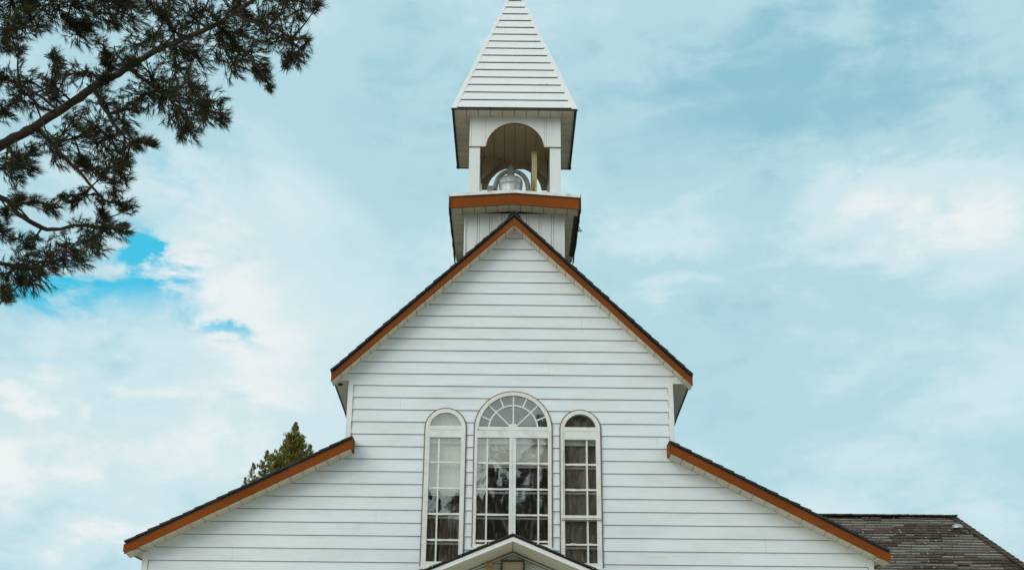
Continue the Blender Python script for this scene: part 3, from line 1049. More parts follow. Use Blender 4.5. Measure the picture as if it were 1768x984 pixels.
# dark lower edge line of the front header and arch
mb = MB()
mb.box(FX0 - .004, ACX - AR, FY0 - .004, FY0 + .028, HZ0 - .014, HZ0 - .001)
mb.box(ACX + AR, FX1 + .004, FY0 - .004, FY0 + .028, HZ0 - .014, HZ0 - .001)
band(mb, ACX, ASP, AR - .009, AR - .001, .08, math.pi - .08, FY0 - .003, FY0 + .03, 36)
mb.build('arch_edge', M['rust'], church)
# corner gussets and clips inside
for sg, x in ((1, FX0 + .185), (-1, FX1 - .185)):
    mb = MB()
    mb.xz([(x, 11.50), (x + sg * .35, 11.50), (x + sg * .33, 11.46), (x + sg * .0, 11.10)], 2.02, 2.06)
    mb.beam((x, 2.0, 11.10), (x + sg * .34, 2.0, 11.47), .03, .03, 1)
    mb.build('gusset', [M['ceiling'], M['iron']], church)
for x in (ACX - .42, ACX + .42):
    mb = MB()
    mb.box(x - .02, x + .02, FY0 + .032, FY0 + .06, 11.18, 11.215)
    mb.build('clip', M['drip'], church)
# ceiling boards
mb = MB()
n = 8
for i in range(n):
    a = FX0 + .032 + (FX1 - FX0 - .064) * i / n; b = FX0 + .032 + (FX1 - FX0 - .064) * (i + 1) / n
    mb.box(a + .004, b - .004, FY0 + .031, FY1 - .031, 11.500, 11.515)
    for k in range(3):
        q = a + (b - a) * (k + 1) / 4
        mb.box(q - .002, q + .002, FY0 + .031, FY1 - .031, 11.498, 11.4995)
mb.box(FX0 + .01, FX1 - .01, FY0 + .01, FY1 - .01, 11.518, 11.524, 1)
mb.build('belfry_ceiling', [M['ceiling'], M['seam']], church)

# spire
RX0, RX1, RY0, RY1, RZ = -.993, 1.075, .27, 2.46, 11.548
APX = Vector((.041, 1.365, 14.78))
corners = [Vector((RX0, RY0, RZ)), Vector((RX1, RY0, RZ)), Vector((RX1, RY1, RZ)), Vector((RX0, RY1, RZ))]
mb = MB()
NCS = 17
rr = random.Random(6)
for k in range(4):
    A, B = corners[k], corners[(k + 1) % 4]
    nrm = (B - A).cross(APX - A).normalized()
    for i in range(NCS):
        s0, s1 = i / NCS * .97, (i + 1) / NCS * .97
        a0, b0 = A.lerp(APX, s0), B.lerp(APX, s0)
        a1, b1 = A.lerp(APX, s1 - .0022), B.lerp(APX, s1 - .0022)
        a2, b2 = A.lerp(APX, s1), B.lerp(APX, s1)
        w0, w1 = .020, .003
        mb.poly([a0 + nrm * w0, b0 + nrm * w0, b1 + nrm * w1, a1 + nrm * w1], 0)
        mb.poly([a0 + nrm * w0, b0 + nrm * w0, b0 - nrm * .01, a0 - nrm * .01], 1)
        mb.poly([a1 + nrm * w1, b1 + nrm * w1, b1 - nrm * .012, a1 - nrm * .012], 1)
        mb.poly([a1 - nrm * .010, b1 - nrm * .010, b2 - nrm * .010, a2 - nrm * .010], 1)
        # chipped, rust-stained lips here and there
        if k == 0 and i > 0 and rr.random() < .6:
            for _ in range(rr.randint(1, 3)):
                u = rr.choice((rr.uniform(.06, .14), rr.uniform(.78, .93), rr.uniform(.6, .95)))
                l = rr.uniform(.01, .035)
                p, q = a0.lerp(b0, u), a0.lerp(b0, min(.97, u + l))
                up = (a1 - a0).normalized()
                mb.poly([p + nrm * .0215, q + nrm * .0215, q + nrm * .0212 + up * rr.uniform(.003, .010), p + nrm * .0212 + up * rr.uniform(.002, .008)], 2)
mb.fix = False
spire = mb.build('spire', [M['trim'], M['seam'], M['rust']], church)
for k in range(4):
    A = corners[k]
    ctr = Vector((APX.x, APX.y, A.z))
    m2 = MB()
    out = (A - ctr).normalized()
    dn = (A - APX).normalized()
    tx = Vector((1 if A.x < ctr.x else -1, 0, 0)); ty = Vector((0, 1 if A.y < ctr.y else -1, 0))
    P0 = A + out * .030 + dn * .02; P1 = A.lerp(APX, .985) + out * .022
    w = .085
    def off(p, v): return p + v * w
    a = off(P0, tx); b = off(P0, ty); c_ = off(P1, tx * .45); d_ = off(P1, ty * .45)
    m2.prism([P0, a, a - out * .05, P0 - out * .07], [P1, c_, c_ - out * .04, P1 - out * .05])
    m2.prism([P0, b, b - out * .05, P0 - out * .0705], [P1, d_, d_ - out * .04, P1 - out * .0505])
    m2.build('hip_trim', M['trim'], spire)
mb = MB()
mb.tube([APX + Vector((0, 0, -.34)), APX + Vector((0, 0, .0)), APX + Vector((0, 0, .12))], [.125, .05, .03], 12)
mb.tube([APX + Vector((0, 0, .1)), APX + Vector((0, 0, .75))], .018, 8)
mb.tube([APX + Vector((-.17, 0, .52)), APX + Vector((.17, 0, .52))], .018, 8)
mb.build('finial', M['galv'], spire)
mb = MB()
e = .008
mb.box(RX0 - e, RX1 + e, RY0 - e, RY0 + .02, RZ - .032, RZ - .004)
mb.box(RX0 - e, RX1 + e, RY1 - .02, RY1 + e, RZ - .032, RZ - .004)
mb.box(RX0 - .012, RX0 + .024, RY0 + .0201, RY1 - .0201, RZ - .050, RZ + .004)
mb.box(RX1 - .024, RX1 + .012, RY0 + .0201, RY1 - .0201, RZ - .050, RZ + .004)
mb.build('drip_edge', M['drip'], spire)
soffit_ring('soffit', spire, RX0 + .024, RX1 - .024, RY0 + .021, RY1 - .021, FX0, FX1, FY0, FY1, 11.521, pitch=.2)

# ================================================================== BELL
bell = empty('church_bell', (.0, 1.3, 9.93), 'silvery bell on a curved iron yoke inside the open belfry', 'bell')
mb = MB()
bx, by = -.010, 1.3
mb.lathe([(0, .812), (.15, .808), (.186, .796), (.200, .775), (.202, .755), (.207, .75), (.202, .745), (.203, .722), (.209, .717), (.203, .711), (.203, .68), (.208, .676), (.202, .67),
          (.197, .60), (.203, .52), (.215, .42), (.24, .32), (.285, .22), (.32, .18), (.325, .165), (.30, .17), (.26, .22), (.2, .4), (.18, .6), (.17, .75), (0, .77)], (bx, by, 9.93), 48)
mb.build('bell_body', M['bronze'], bell, smooth=True)
mb = MB()
pts = []
for i in range(25):
    t = math.pi * i / 24
    pts.append((bx + .018 + .285 * math.cos(t) * (1 if True else 1), by, 10.50 + .395 * math.sin(t) ** .8 if math.sin(t) > 0 else 10.50))
mb.tube(pts, [.034 + .010 * abs(math.cos(math.pi * i / 24)) for i in range(25)], 10)
mb.lathe([(0, .0), (.085, .0), (.078, .05), (.055, .11), (.05, .19), (0, .19)], (bx, by, 10.74), 20)
mb.tube([(bx, by, 10.91), (bx, by, 10.96)], .042, 10); mb.tube([(bx, by, 10.96), (bx, by, 10.995)], .028, 6)
for sg in (-1, 1):
    mb.tube([(bx + .018 + sg * .25, by, 10.51), (bx + .018 + sg * .42, by, 10.51)], .045, 12)
mb.build('yoke', M['iron'], bell, smooth=False)
for sg in (-1, 1):
    mb = MB()
    x = bx + .018 + sg * .36
    mb.beam((x, by - .45, 9.90), (x, by, 10.50), .05, .06); mb.beam((x, by + .45, 9.90), (x, by, 10.50), .05, .06)
    mb.box(x - .05, x + .05, by - .10, by + .10, 10.46, 10.56)
    mb.build('stand', M['iron'], bell)
mb = MB()
wx, wr, wc = .385, .60, 10.615
def ringx(mb, x0, x1, r0, r1, m, n=56):
    for i in range(n):
        t0, t1 = 2 * math.pi * i / n, 2 * math.pi * (i + 1) / n
        q = lambda r, t, x: (x, by + r * math.cos(t), wc + r * math.sin(t))
        mb.prism([q(r0, t0, x0), q(r1, t0, x0), q(r1, t0, x1), q(r0, t0, x1)], [q(r0, t1, x0), q(r1, t1, x0), q(r1, t1, x1), q(r0, t1, x1)], m)
ringx(mb, wx - .040, wx - .008, wr - .10, wr, 0)
ringx(mb, wx + .030, wx + .044, wr - .10, wr, 0)
ringx(mb, wx - .008, wx + .030, wr - .10, wr - .05, 0)
for i in range(6):
    t = math.pi * i / 3
    mb.beam((wx, by, wc), (wx, by + .52 * math.cos(t), wc + .52 * math.sin(t)), .03, .05, 0, up=(1, 0, 0))
wheel = mb.build('wheel', M['iron'], bell)
mb = MB()
pts = [(wx + .012 + .003 * math.sin(i * 1.3), by + (wr - .022) * math.cos(t), wc + (wr - .022) * math.sin(t)) for i, t in ((i, math.pi * 2 * i / 60) for i in range(61))]
mb.tube(pts, .021, 8)
mb.tube([(wx + .03, by - .58, wc), (wx + .035, by - .575, 10.1), (wx + .03, by - .5, 9.9)], .014, 6)
mb.build('rope', M['rope'], bell)

# small ring bracket on the right side of the skirt roof
hk = empty('ring_bracket', (1.13, 1.2, 9.74), 'small iron ring bracket on the right edge of the roof under the belfry', 'bracket')
mb = MB()
mb.tube([(1.11, 1.2, 9.84), (1.145, 1.2, 9.83), (1.17, 1.2, 9.77), (1.165, 1.2, 9.755)], .007, 6)
mb.tube([(1.165 + .026 * math.cos(t), 1.2 , 9.730 + .026 * math.sin(t)) for t in [2 * math.pi * i / 16 for i in range(17)]], .006, 6)
mb.tube([(1.14, 1.2, 9.735), (1.215, 1.2, 9.73)], .006, 6)
mb.build('ring', M['metal_dark'], hk)

# lamp and small yellow box over the door
lp = empty('wall_lamp', (.082, -.03, 3.9), 'brown framed square lamp on the wall under the porch gable', 'lamp')
mb = MB()
x0, x1, z0, z1, yo = -.090, .252, 3.74, 4.057, -.115
mb.box(x0, x1, yo, -.024, z1 - .026, z1); mb.box(x0, x1, yo, -.024, z0, z0 + .026)
mb.box(x0, x0 + .026, yo, -.024, z0 + .0261, z1 - .0261); mb.box(x1 - .026, x1, yo, -.024, z0 + .0261, z1 - .0261)
mb.box(x0 + .07, x0 + .085, yo + .01, yo + .02, z1, z1 + .012); mb.box(x1 - .085, x1 - .07, yo + .01, yo + .02, z1, z1 + .012)
mb.build('lamp_frame', M['metal_dark'], lp)
mb = MB(); mb.box(x0 + .026, x1 - .026, yo + .022, -.03, z0 + .026, z1 - .026)
mb.build('lens', M['lens'], lp)
yb = empty('alarm_box', (-.25, -.03, 3.95), 'small yellow box on the wall left of the porch lamp', 'box')
mb = MB(); mb.box(-.290, -.206, -.085, -.022, 3.80, 4.012); mb.build('box_body', M['yellow'], yb)
mb = MB(); mb.box(-.272, -.224, -.088, -.0851, 3.955, 3.964)
mb.build('slot', M['drip'], yb)

# ================================================================== HOUSE BEHIND, RIGHT
house = empty('house', (9.3, 10.5, 0), 'low house behind the church with a brown weathered hip roof of flaking shingles', 'house')
def house_roof():
    A = Vector((6.2, 12.0, 6.945)); B = Vector((10.91, 12.0, 6.955))   # ridge
    dn = Vector((0, -1.0, -.781)).normalized()
    Ls = 4.75
    hipx = .79 / 1.82
    nrm = Vector((0, -.781, 1)).normalized()
    light = mat('pale_lifted_shingle', (.32, .305, .265), .9, .2, 20.0, (.2, .16, .11), .4, 9.0)
    dk = mat('dark_brown_shingle', (.08, .055, .035), .95, .45, 9.0, (.04, .03, .02), .6, 4.0)
    dk2 = mat('near_black_shingle', (.055, .036, .022), .95, .4, 9.0)
    mb = MB()
    e = .125
    n = int(Ls / e)
    rr = random.Random(9)
    for i in range(n):
        s0, s1 = i * e, (i + 1) * e
        P0 = dn * s0; P1 = dn * s1
        xl = 6.2
        def xr(s): return 10.91 + abs(dn.y) * s * hipx
        x = xl - rr.uniform(0, .3)
        while x < xr(s1):
            w = rr.choice((.22, .28, .3, .32, .42))
            a, b = x + .005, min(x + w - .005, xr(s0) - .02)
            x += w
            if b <= a + .05: continue
            v = noise.noise(Vector((a * .55, i * .27, 2.0))) + .5 * noise.noise(Vector((a * 1.9, i * 1.1, 7.0)))
            isl = v + rr.uniform(-.24, .24) > -.08
            th = .020 if isl else .012
            curl = rr.uniform(.0, .014); P1 = dn * (s1 + rr.uniform(-.022, .018))
            y0, z0 = 12.0 + P0.y, 6.95 + P0.z
            y1, z1 = 12.0 + P1.y, 6.95 + P1.z
            mid_y, mid_z = 12 + (P0.y * .48 + P1.y * .52), 6.95 + (P0.z * .48 + P1.z * .52)
            U = lambda yy, zz, o: (yy + nrm.y * o, zz + nrm.z * o)
            def slab(ya, za, yb, zb, o0, o1, xa, xb, m):
                p = [(xa, *U(ya, za, -.02)), (xb, *U(ya, za, -.02)), (xb, *U(ya, za, o0)), (xa, *U(ya, za, o0))]
                q = [(xa, *U(yb, zb, -.02)), (xb, *U(yb, zb, -.02)), (xb, *U(yb, zb, o1)), (xa, *U(yb, zb, o1))]
                mb.prism(p, q, m)
            md = 2 if rr.random() < .35 else 1
            slab(y0, z0, mid_y, mid_z, .001, .006, a - .005, b + .005, md)  # dark upper band on every tab, also above the pale lower ends
            slab(mid_y, mid_z, y1, z1, .006, th + curl, a, b + rr.uniform(-.02, 0), 0 if isl else md)
            if not isl and rr.random() < .22:   # small exposed pale corner chips
                c = rr.uniform(a, b - .04)
                slab(mid_y, mid_z, y1, z1, th + .002, th + .012, c, c + .035, 0)
    # underlay and end slope, rear slope
    s = Ls
    yb, zb = 12 + dn.y * s, 6.95 + dn.z * s
    xb = 10.91 + abs(dn.y) * s * hipx
    mb.poly([(6.2, 12, 6.93), (10.91, 12, 6.93), (xb, yb, zb - .02), (6.2, yb, zb - .02)], 2)
    mb.poly([(10.91, 12, 6.95), (xb, yb, zb), (xb, 24 - yb, zb)], 1)
    mb.poly([(6.2, 12, 6.95), (10.91, 12, 6.95), (xb, 24 - yb, zb), (6.2, 24 - yb, zb)], 1)
    mb.fix = False
    ro = mb.build('roof', [light, dk, dk2], house)
    # hip and ridge caps
    m2 = MB()
    k = 34
    Hb = Vector((xb, yb, zb)); Ht = Vector((10.91, 12, 6.955))
    for i in range(k):
        p, q = Ht.lerp(Hb, i / k), Ht.lerp(Hb, (i + 1.12) / k)
        m2.beam(p + Vector((-.03, 0, .012)), q + Vector((-.03, 0, .026 + rr.uniform(0, .008))), .24, .022, i % 2)
    k = 24
    for i in range(k):
        p, q = Vector((6.2 + 4.76 * i / k, 11.95, 6.945)), Vector((6.2 + 4.76 * (i + 1.06) / k, 11.95, 6.945 + rr.uniform(.0, .012)))
        m2.beam(p, q, .26, .03, rr.randint(0, 1))
    m2.build('ridge_cap', [dk, dk2], ro)
    m2 = MB()
    m2.box(6.2, xb - .3, yb + .35, 24 - yb - .35, 0, zb + .05)
    wl = m2.build('wall', M['siding'], house)
    m2 = MB()
    m2.box(6.2, xb, yb - .02, yb + .0, zb - .18, zb - .02); m2.box(6.2, xb, yb + .001, yb + .36, zb - .18, zb - .16)
    m2.build('fascia', M['trim'], ro)
    for x in (8.0, 10.6):
        m2 = MB(); m2.box(x - .6, x + .6, yb + .30, yb + .349, 1.1, 2.4); wn = m2.build('window', M['trim'], house)
        m2 = MB(); m2.box(x - .52, x + .52, yb + .295, yb + .2995, 1.18, 2.32); m2.build('pane', M['dark'], wn)
    # mushroom roof vent
    c = Vector((10.74, 11.36, 6.50))
    m2 = MB()
    m2.tube([c + Vector((0, 0, -.12)), c + Vector((0, -.02, .06))], .075, 14, 1)
    m2.lathe([(.0, .155), (.06, .150), (.105, .125), (.13, .09), (.135, .05), (.12, .05), (0, .05)], (c.x, c.y - .03, c.z), 20, 0)
    vt = tag(m2.build('roof_vent', [M['galv'], M['seam']], house))
house_roof()

# ================================================================== TREES
class Tri:
    def __init__(s): s.v, s.f = [], []
    def tri(s, a, b, c):
        i = len(s.v); s.v += [a, b, c]; s.f.append((i, i + 1, i + 2))
    def build(s, name, m, parent):
        me = bpy.data.meshes.new(name)
        base = root_loc(parent)
        me.from_pydata([(a[0] - base.x, a[1] - base.y, a[2] - base.z) for a in s.v], [], s.f)
        me.materials.append(m)
        o = bpy.data.objects.new(name, me); COL.objects.link(o); o.parent = parent
        return o
LOBES= [(-3.42,-10.3,6.3,0.119),(-3.31,-10.19,6.38,0.129),(-3.17,-10.13,6.39,0.114),(-3.07,-10.0,6.51,0.132),(-2.83,-10.2,6.4,0.113),(-2.71,-10.02,6.51,0.107),(-2.26,-10.86,5.94,0.08),(-2.26,-10.47,6.26,0.078),(-3.03,-9.94,6.35,0.046),(-2.75,-10.24,6.22,0.04),(-3.13,-10.0,6.37,0.041),(-3.22,-10.71,5.82,0.089),(-3.26,-10.39,6.08,0.078),(-3.07,-10.6,5.94,0.049),(-3.42,-10.27,5.99,0.039),(-3.38,-10.26,6.06,0.055),(-2.55,-10.78,5.68,0.044),(-2.56,-10.56,5.73,0.06),(-2.62,-10.48,5.72,0.038),(-2.66,-9.92,6.23,0.066),(-2.52,-10.08,6.18,0.049),(-2.41,-10.61,5.69,0.056),(-2.4,-10.11,6.34,0.073),(-2.15,-10.69,5.85,0.074),(-2.17,-10.28,6.23,0.087),(-1.92,-10.75,5.96,0.059),(-2.04,-10.79,5.68,0.058),(-1.97,-10.06,6.43,0.074),(-1.86,-10.63,5.9,0.075),(-1.73,-10.62,5.89,0.09),(-1.8,-9.93,6.44,0.108),(-1.69,-10.0,6.29,0.107),(-1.44,-10.53,5.89,0.083),(-1.5,-9.88,6.25,0.058),(-1.57,-10.36,6.2,0.078),(-1.44,-10.26,6.37,0.072),(-1.27,-10.71,6.09,0.045),(-1.86,-9.89,6.21,0.099),(-1.92,-10.09,5.98,0.088),(-1.77,-9.82,6.1,0.058),(-1.73,-9.86,5.99,0.037),(-1.42,-10.49,5.8,0.038),(-1.48,-10.55,6.15,0.069),(-1.87,-10.64,5.79,0.097),(-2.0,-10.63,5.7,0.097),(-2.11,-10.68,5.58,0.095),(-2.34,-10.43,5.65,0.106),(-2.33,-10.1,5.72,0.119),(-2.0,-10.66,5.36,0.102),(-2.06,-10.01,5.72,0.096),(-1.9,-10.31,5.47,0.053),(-2.0,-10.32,5.41,0.061),(-2.27,-9.82,5.65,0.049),(-2.23,-10.17,5.54,0.086),(-2.42,-10.37,5.55,0.091),(-2.58,-10.18,5.57,0.086),(-2.8,-9.98,5.72,0.08),(-2.63,-10.55,5.24,0.081),(-2.82,-9.64,5.69,0.075),(-2.33,-10.55,5.14,0.036),(-2.51,-9.84,5.5,0.028),(-3.06,-9.81,5.72,0.074),(-3.15,-10.7,5.49,0.073),(-3.36,-9.95,5.91,0.081),(-3.03,-10.35,5.66,0.077),(-3.08,-10.18,5.87,0.043),(-2.73,-10.72,5.51,0.066),(-2.64,-10.68,5.52,0.051),(-2.6,-10.55,5.61,0.045),(-3.52,-9.75,5.91,0.083),(-3.06,-10.47,5.44,0.067),(-3.51,-9.9,5.68,0.065),(-3.24,-9.77,5.88,0.058),(-3.11,-9.66,5.62,0.083),(-2.71,-10.23,5.27,0.076),(-2.58,-10.2,5.23,0.069),(-2.6,-10.0,5.25,0.055),(-2.68,-9.72,5.28,0.045),(-2.54,-10.41,5.02,0.052),(-2.88,-9.77,5.31,0.061),(-3.01,-9.73,5.37,0.053),(-3.16,-9.69,5.45,0.061),(-2.89,-10.53,5.12,0.055),(-3.39,-9.62,5.53,0.066),(-3.13,-10.45,5.07,0.066),(-3.33,-10.17,5.11,0.061),(-3.32,-9.91,5.25,0.048),(-2.8,-9.55,5.26,0.045),(-2.56,-10.1,4.92,0.053),(-2.69,-9.5,5.15,0.037),(-2.76,-9.89,5.01,0.043),(-2.77,-10.14,4.95,0.042),(-2.87,-10.11,4.9,0.03),(-3.05,-10.26,4.84,0.041),(-3.12,-10.36,4.81,0.048),(-2.92,-10.27,4.79,0.041),(-2.79,-9.7,4.97,0.04),(-2.8,-9.36,5.03,0.063),(-2.61,-10.2,4.65,0.052),(-2.66,-10.29,4.53,0.066),(-3.17,-9.34,4.94,0.075),(-2.77,-9.79,4.71,0.055),(-3.07,-9.9,4.61,0.092),(-2.88,-10.06,4.51,0.075),(-3.3,-9.68,4.62,0.103),(-3.28,-9.42,4.66,0.082),(-3.2,-9.78,4.46,0.062),(-3.34,-9.83,4.48,0.093),(-3.14,-10.17,4.24,0.037),(-3.6,-9.43,4.96,0.058),(-3.08,-10.32,4.55,0.04),(-3.19,-9.85,4.75,0.039),(-3.01,-9.44,4.75,0.045),(-3.22,-10.08,4.25,0.03),(-3.49,-9.67,5.01,0.032),(-3.52,-9.54,5.34,0.041),(-3.74,-10.27,6.26,0.159),(-3.82,-10.02,6.09,0.142),(-3.54,-10.58,5.45,0.148),(-3.63,-10.15,5.34,0.116),(-3.52,-10.31,4.88,0.13),(-3.83,-9.48,4.87,0.143),(-3.47,-9.96,4.42,0.095),(-3.87,-10.04,5.13,0.155),(-3.51,-10.03,6.77,0.167),(-3.12,-10.18,6.69,0.164),(-2.84,-10.06,6.76,0.166),(-2.26,-10.55,6.45,0.136),(-1.95,-10.5,6.42,0.117),(-1.7,-10.29,6.6,0.121),(-1.33,-10.53,6.46,0.097),(-3.87,-10.53,5.9,0.171),(-3.96,-10.23,5.47,0.154)]
LIMBS= {'main':[(-5.29,-9.75,4.52,0.055),(-4.4,-9.88,4.86,0.048),(-3.82,-9.99,5.14,0.042),(-3.43,-10.07,5.33,0.035),(-3.21,-10.11,5.45,0.031),(-2.94,-10.18,5.61,0.028),(-2.74,-10.23,5.74,0.024),(-2.57,-10.26,5.83,0.021),(-2.39,-10.3,5.94,0.019),(-2.2,-10.33,6.02,0.018),(-2.04,-10.36,6.08,0.016),(-1.89,-10.39,6.16,0.013),(-1.73,-10.43,6.26,0.011),(-1.53,-10.48,6.4,0.008),(-1.26,-10.56,6.6,0.005)],'low':[(-5.29,-9.68,4.34,0.05),(-4.4,-9.88,4.86,0.04),(-3.89,-9.97,5.08,0.03),(-3.43,-9.94,5.01,0.02),(-3.3,-9.9,4.91,0.017),(-3.1,-9.87,4.81,0.014),(-2.87,-9.88,4.84,0.011),(-2.68,-9.87,4.82,0.008),(-2.55,-9.87,4.83,0.004)],'low2':[(-4.4,-9.88,4.86,0.03),(-3.81,-9.83,4.72,0.022),(-3.42,-9.78,4.6,0.015),(-3.19,-9.77,4.57,0.01),(-2.99,-9.8,4.65,0.005)],'sub1':[(-3.2,-10.12,5.47,0.02),(-3.07,-10.07,5.34,0.013),(-2.9,-10.01,5.18,0.01),(-2.73,-9.94,5.01,0.008),(-2.63,-9.93,4.98,0.004)],'sub2':[(-2.56,-10.26,5.83,0.018),(-2.4,-10.22,5.71,0.012),(-2.22,-10.17,5.59,0.008),(-2.03,-10.15,5.54,0.004)],'sub3':[(-1.99,-10.37,6.12,0.013),(-1.84,-10.32,5.99,0.009),(-1.72,-10.27,5.87,0.007),(-1.65,-10.24,5.78,0.003)],'sub4':[(-1.88,-10.4,6.19,0.012),(-1.68,-10.37,6.1,0.009),(-1.52,-10.33,6.02,0.006),(-1.41,-10.31,5.96,0.003)],'sub5':[(-2.81,-10.22,5.72,0.015),(-2.73,-10.16,5.57,0.01),(-2.59,-10.09,5.4,0.007),(-2.51,-10.08,5.36,0.003)],'sub6':[(-3.04,-10.16,5.56,0.012),(-3.2,-10.2,5.67,0.009),(-3.36,-10.23,5.74,0.007),(-3.55,-10.23,5.76,0.004)],'sub7':[(-2.56,-10.26,5.83,0.01),(-2.64,-10.29,5.91,0.006),(-2.67,-10.31,5.97,0.003)],'sub8':[(-2.11,-10.35,6.06,0.011),(-2.07,-10.4,6.19,0.007),(-2.01,-10.44,6.3,0.004)],'top':[(-5.31,-10.22,5.72,0.05),(-4.22,-10.34,6.03,0.04),(-3.63,-10.42,6.23,0.03),(-3.21,-10.44,6.3,0.022),(-2.81,-10.45,6.31,0.017),(-2.39,-10.45,6.32,0.011),(-2.04,-10.48,6.41,0.005)],'top2':[(-3.63,-10.42,6.23,0.014),(-3.44,-10.35,6.07,0.01),(-3.28,-10.36,6.09,0.007),(-3.16,-10.36,6.1,0.003)]}

def pine():
    rr = random.Random(17)
    root = empty('pine_tree', (-6.0, -9.6, 0), 'tall pine with long dark needles leaning in over the lawn at the left', 'tree')
    tk = MB()
    tk.tube([(-6.0, -9.6, -.3), (-5.97, -9.62, 1.5), (-5.95, -9.6, 4), (-6.0, -9.6, 8), (-6.2, -9.5, 13), (-6.3, -9.4, 17)], [.34, .29, .25, .19, .11, .03], 14)
    tk.build('trunk', M['bark'], root)
    nodes = []          # (pos, radius)
    lb = MB()
    def smooth(pts, k=5):
        out = []
        n = len(pts)
        for i in range(n - 1):
            p0, p1, p2, p3 = (Vector(pts[max(i - 1, 0)][:3]), Vector(pts[i][:3]), Vector(pts[i + 1][:3]), Vector(pts[min(i + 2, n - 1)][:3]))
            for j in range(k):
                t = j / k
                q = .5 * ((2 * p1) + (p2 - p0) * t + (2 * p0 - 5 * p1 + 4 * p2 - p3) * t * t + (3 * p1 - p0 - 3 * p2 + p3) * t ** 3)
                r = pts[i][3] * (1 - t) + pts[i + 1][3] * t
                out.append((q, r))
        out.append((Vector(pts[-1][:3]), pts[-1][3]))
        return out
    for name, pts in LIMBS.items():
        if name in ('main', 'low', 'top'):
            h = {'main': 4.35, 'low': 3.7, 'top': 6.6}[name]
            pts = [(-5.97, -9.6, h, pts[0][3] * 1.2)] + pts
        sm = smooth(pts)
        sm2 = [(p + Vector((rr.uniform(-1, 1), rr.uniform(-1, 1), rr.uniform(-1, 1))) * .005, r * rr.uniform(.9, 1.12)) for p, r in sm]
        lb.tube([p for p, r in sm2], [r for p, r in sm2], 8)
        nodes += [(p, r) for p, r in sm2]
    tufts = []
    lobes = [(Vector(l[:3]), l[3]) for l in LOBES]
    for c, r in list(lobes):
        if rr.random() < .85:
            lobes.append((c + Vector((rr.uniform(-1, .75) * r * 1.5, rr.uniform(-3, 3) * r, rr.uniform(-1.0, 1.2) * r * 1.2)), r * rr.uniform(.45, .75)))
    # twigs to each lobe grow from the nearest limb or already grown lobe
    done = [(p, 0) for p, r in nodes]
    lobes_sorted = sorted(lobes, key=lambda L: min((L[0] - p).length for p, r in nodes))
    for c, r in lobes_sorted:
        p0 = min(done, key=lambda d: (d[0] - c).length + d[1] * .10)
        depth = p0[1] + 1
        a = p0[0]
        ln = (c - a).length
        mid = a.lerp(c, .5) + Vector((rr.uniform(-1, 1), rr.uniform(-1, 1), rr.uniform(-.6, .2))) * ln * .14
        r0 = max(.004, .011 - depth * .0018)
        path = []
        for j in range(7):
            t = j / 6
            path.append(a * (1 - t) ** 2 + mid * 2 * t * (1 - t) + c * t * t)
        lb.tube(path, [r0 * (1 - .55 * j / 6) for j in range(7)], 5)
        done += [(q, depth) for q in path[2:]]
        n = int(14 + (r / .1) ** 2 * 34)
        grow = (c - a).normalized() if ln > .02 else Vector((1, 0, 0))
        for _ in range(n):
            while True:
                q = Vector((rr.uniform(-1, 1), rr.uniform(-1, 1), rr.uniform(-1, 1)))
                if q.length < 1: break
            tip = c + Vector((q.x * r * 1.5, q.y * r * 2.0, q.z * r * 1.42))
            st = path[rr.randint(2, 6)]
            if (tip - st).length > r * 2.4: st = path[6]
            kk = st.lerp(tip, .55) + Vector((0, 0, -.012)) + Vector((rr.uniform(-1, 1), rr.uniform(-1, 1), rr.uniform(-1, 1))) * .012
            lb.tube([st, kk, tip], [.0032, .0026, .0020], 4, cap=False)
            d = (tip - kk).normalized() * .55 + grow * .25 + Vector((.42, .05, -.20)) + Vector((rr.uniform(-.35, .35), rr.uniform(-.4, .4), rr.uniform(-.35, .35)))
            tufts.append((tip, d.normalized()))
    lb.build('limb', M['bark'], root)
    T = Tri()
    for tip, d in tufts:
        a = d.orthogonal().normalized(); b = d.cross(a)
        nn = rr.randint(17, 26)
        L0 = rr.uniform(.040, .070)
        for _ in range(nn):
            th = rr.uniform(0, 2 * math.pi)
            spread = rr.uniform(.1, .68)
            back = rr.uniform(0, .045)
            o = tip - d * back
            dd = (d + (a * math.cos(th) + b * math.sin(th)) * spread).normalized()
            L = L0 * rr.uniform(.75, 1.1)
            e = o + dd * L + Vector((0, 0, -.010 * rr.random()))
            wv = dd.cross(Vector((rr.uniform(-1, 1), rr.uniform(-1, 1), rr.uniform(-1, 1)))).normalized() * .0013
            T.tri(tuple(o - wv), tuple(o + wv), tuple(e))
            m_ = o.lerp(e, .5)
            T.tri(tuple(m_ - wv * .9), tuple(m_ + wv * .9), tuple(e + wv * .2))
    T.build('needles', M['needle'], root)
    print('pine tufts', len(tufts), 'tris', len(T.f))
pine()

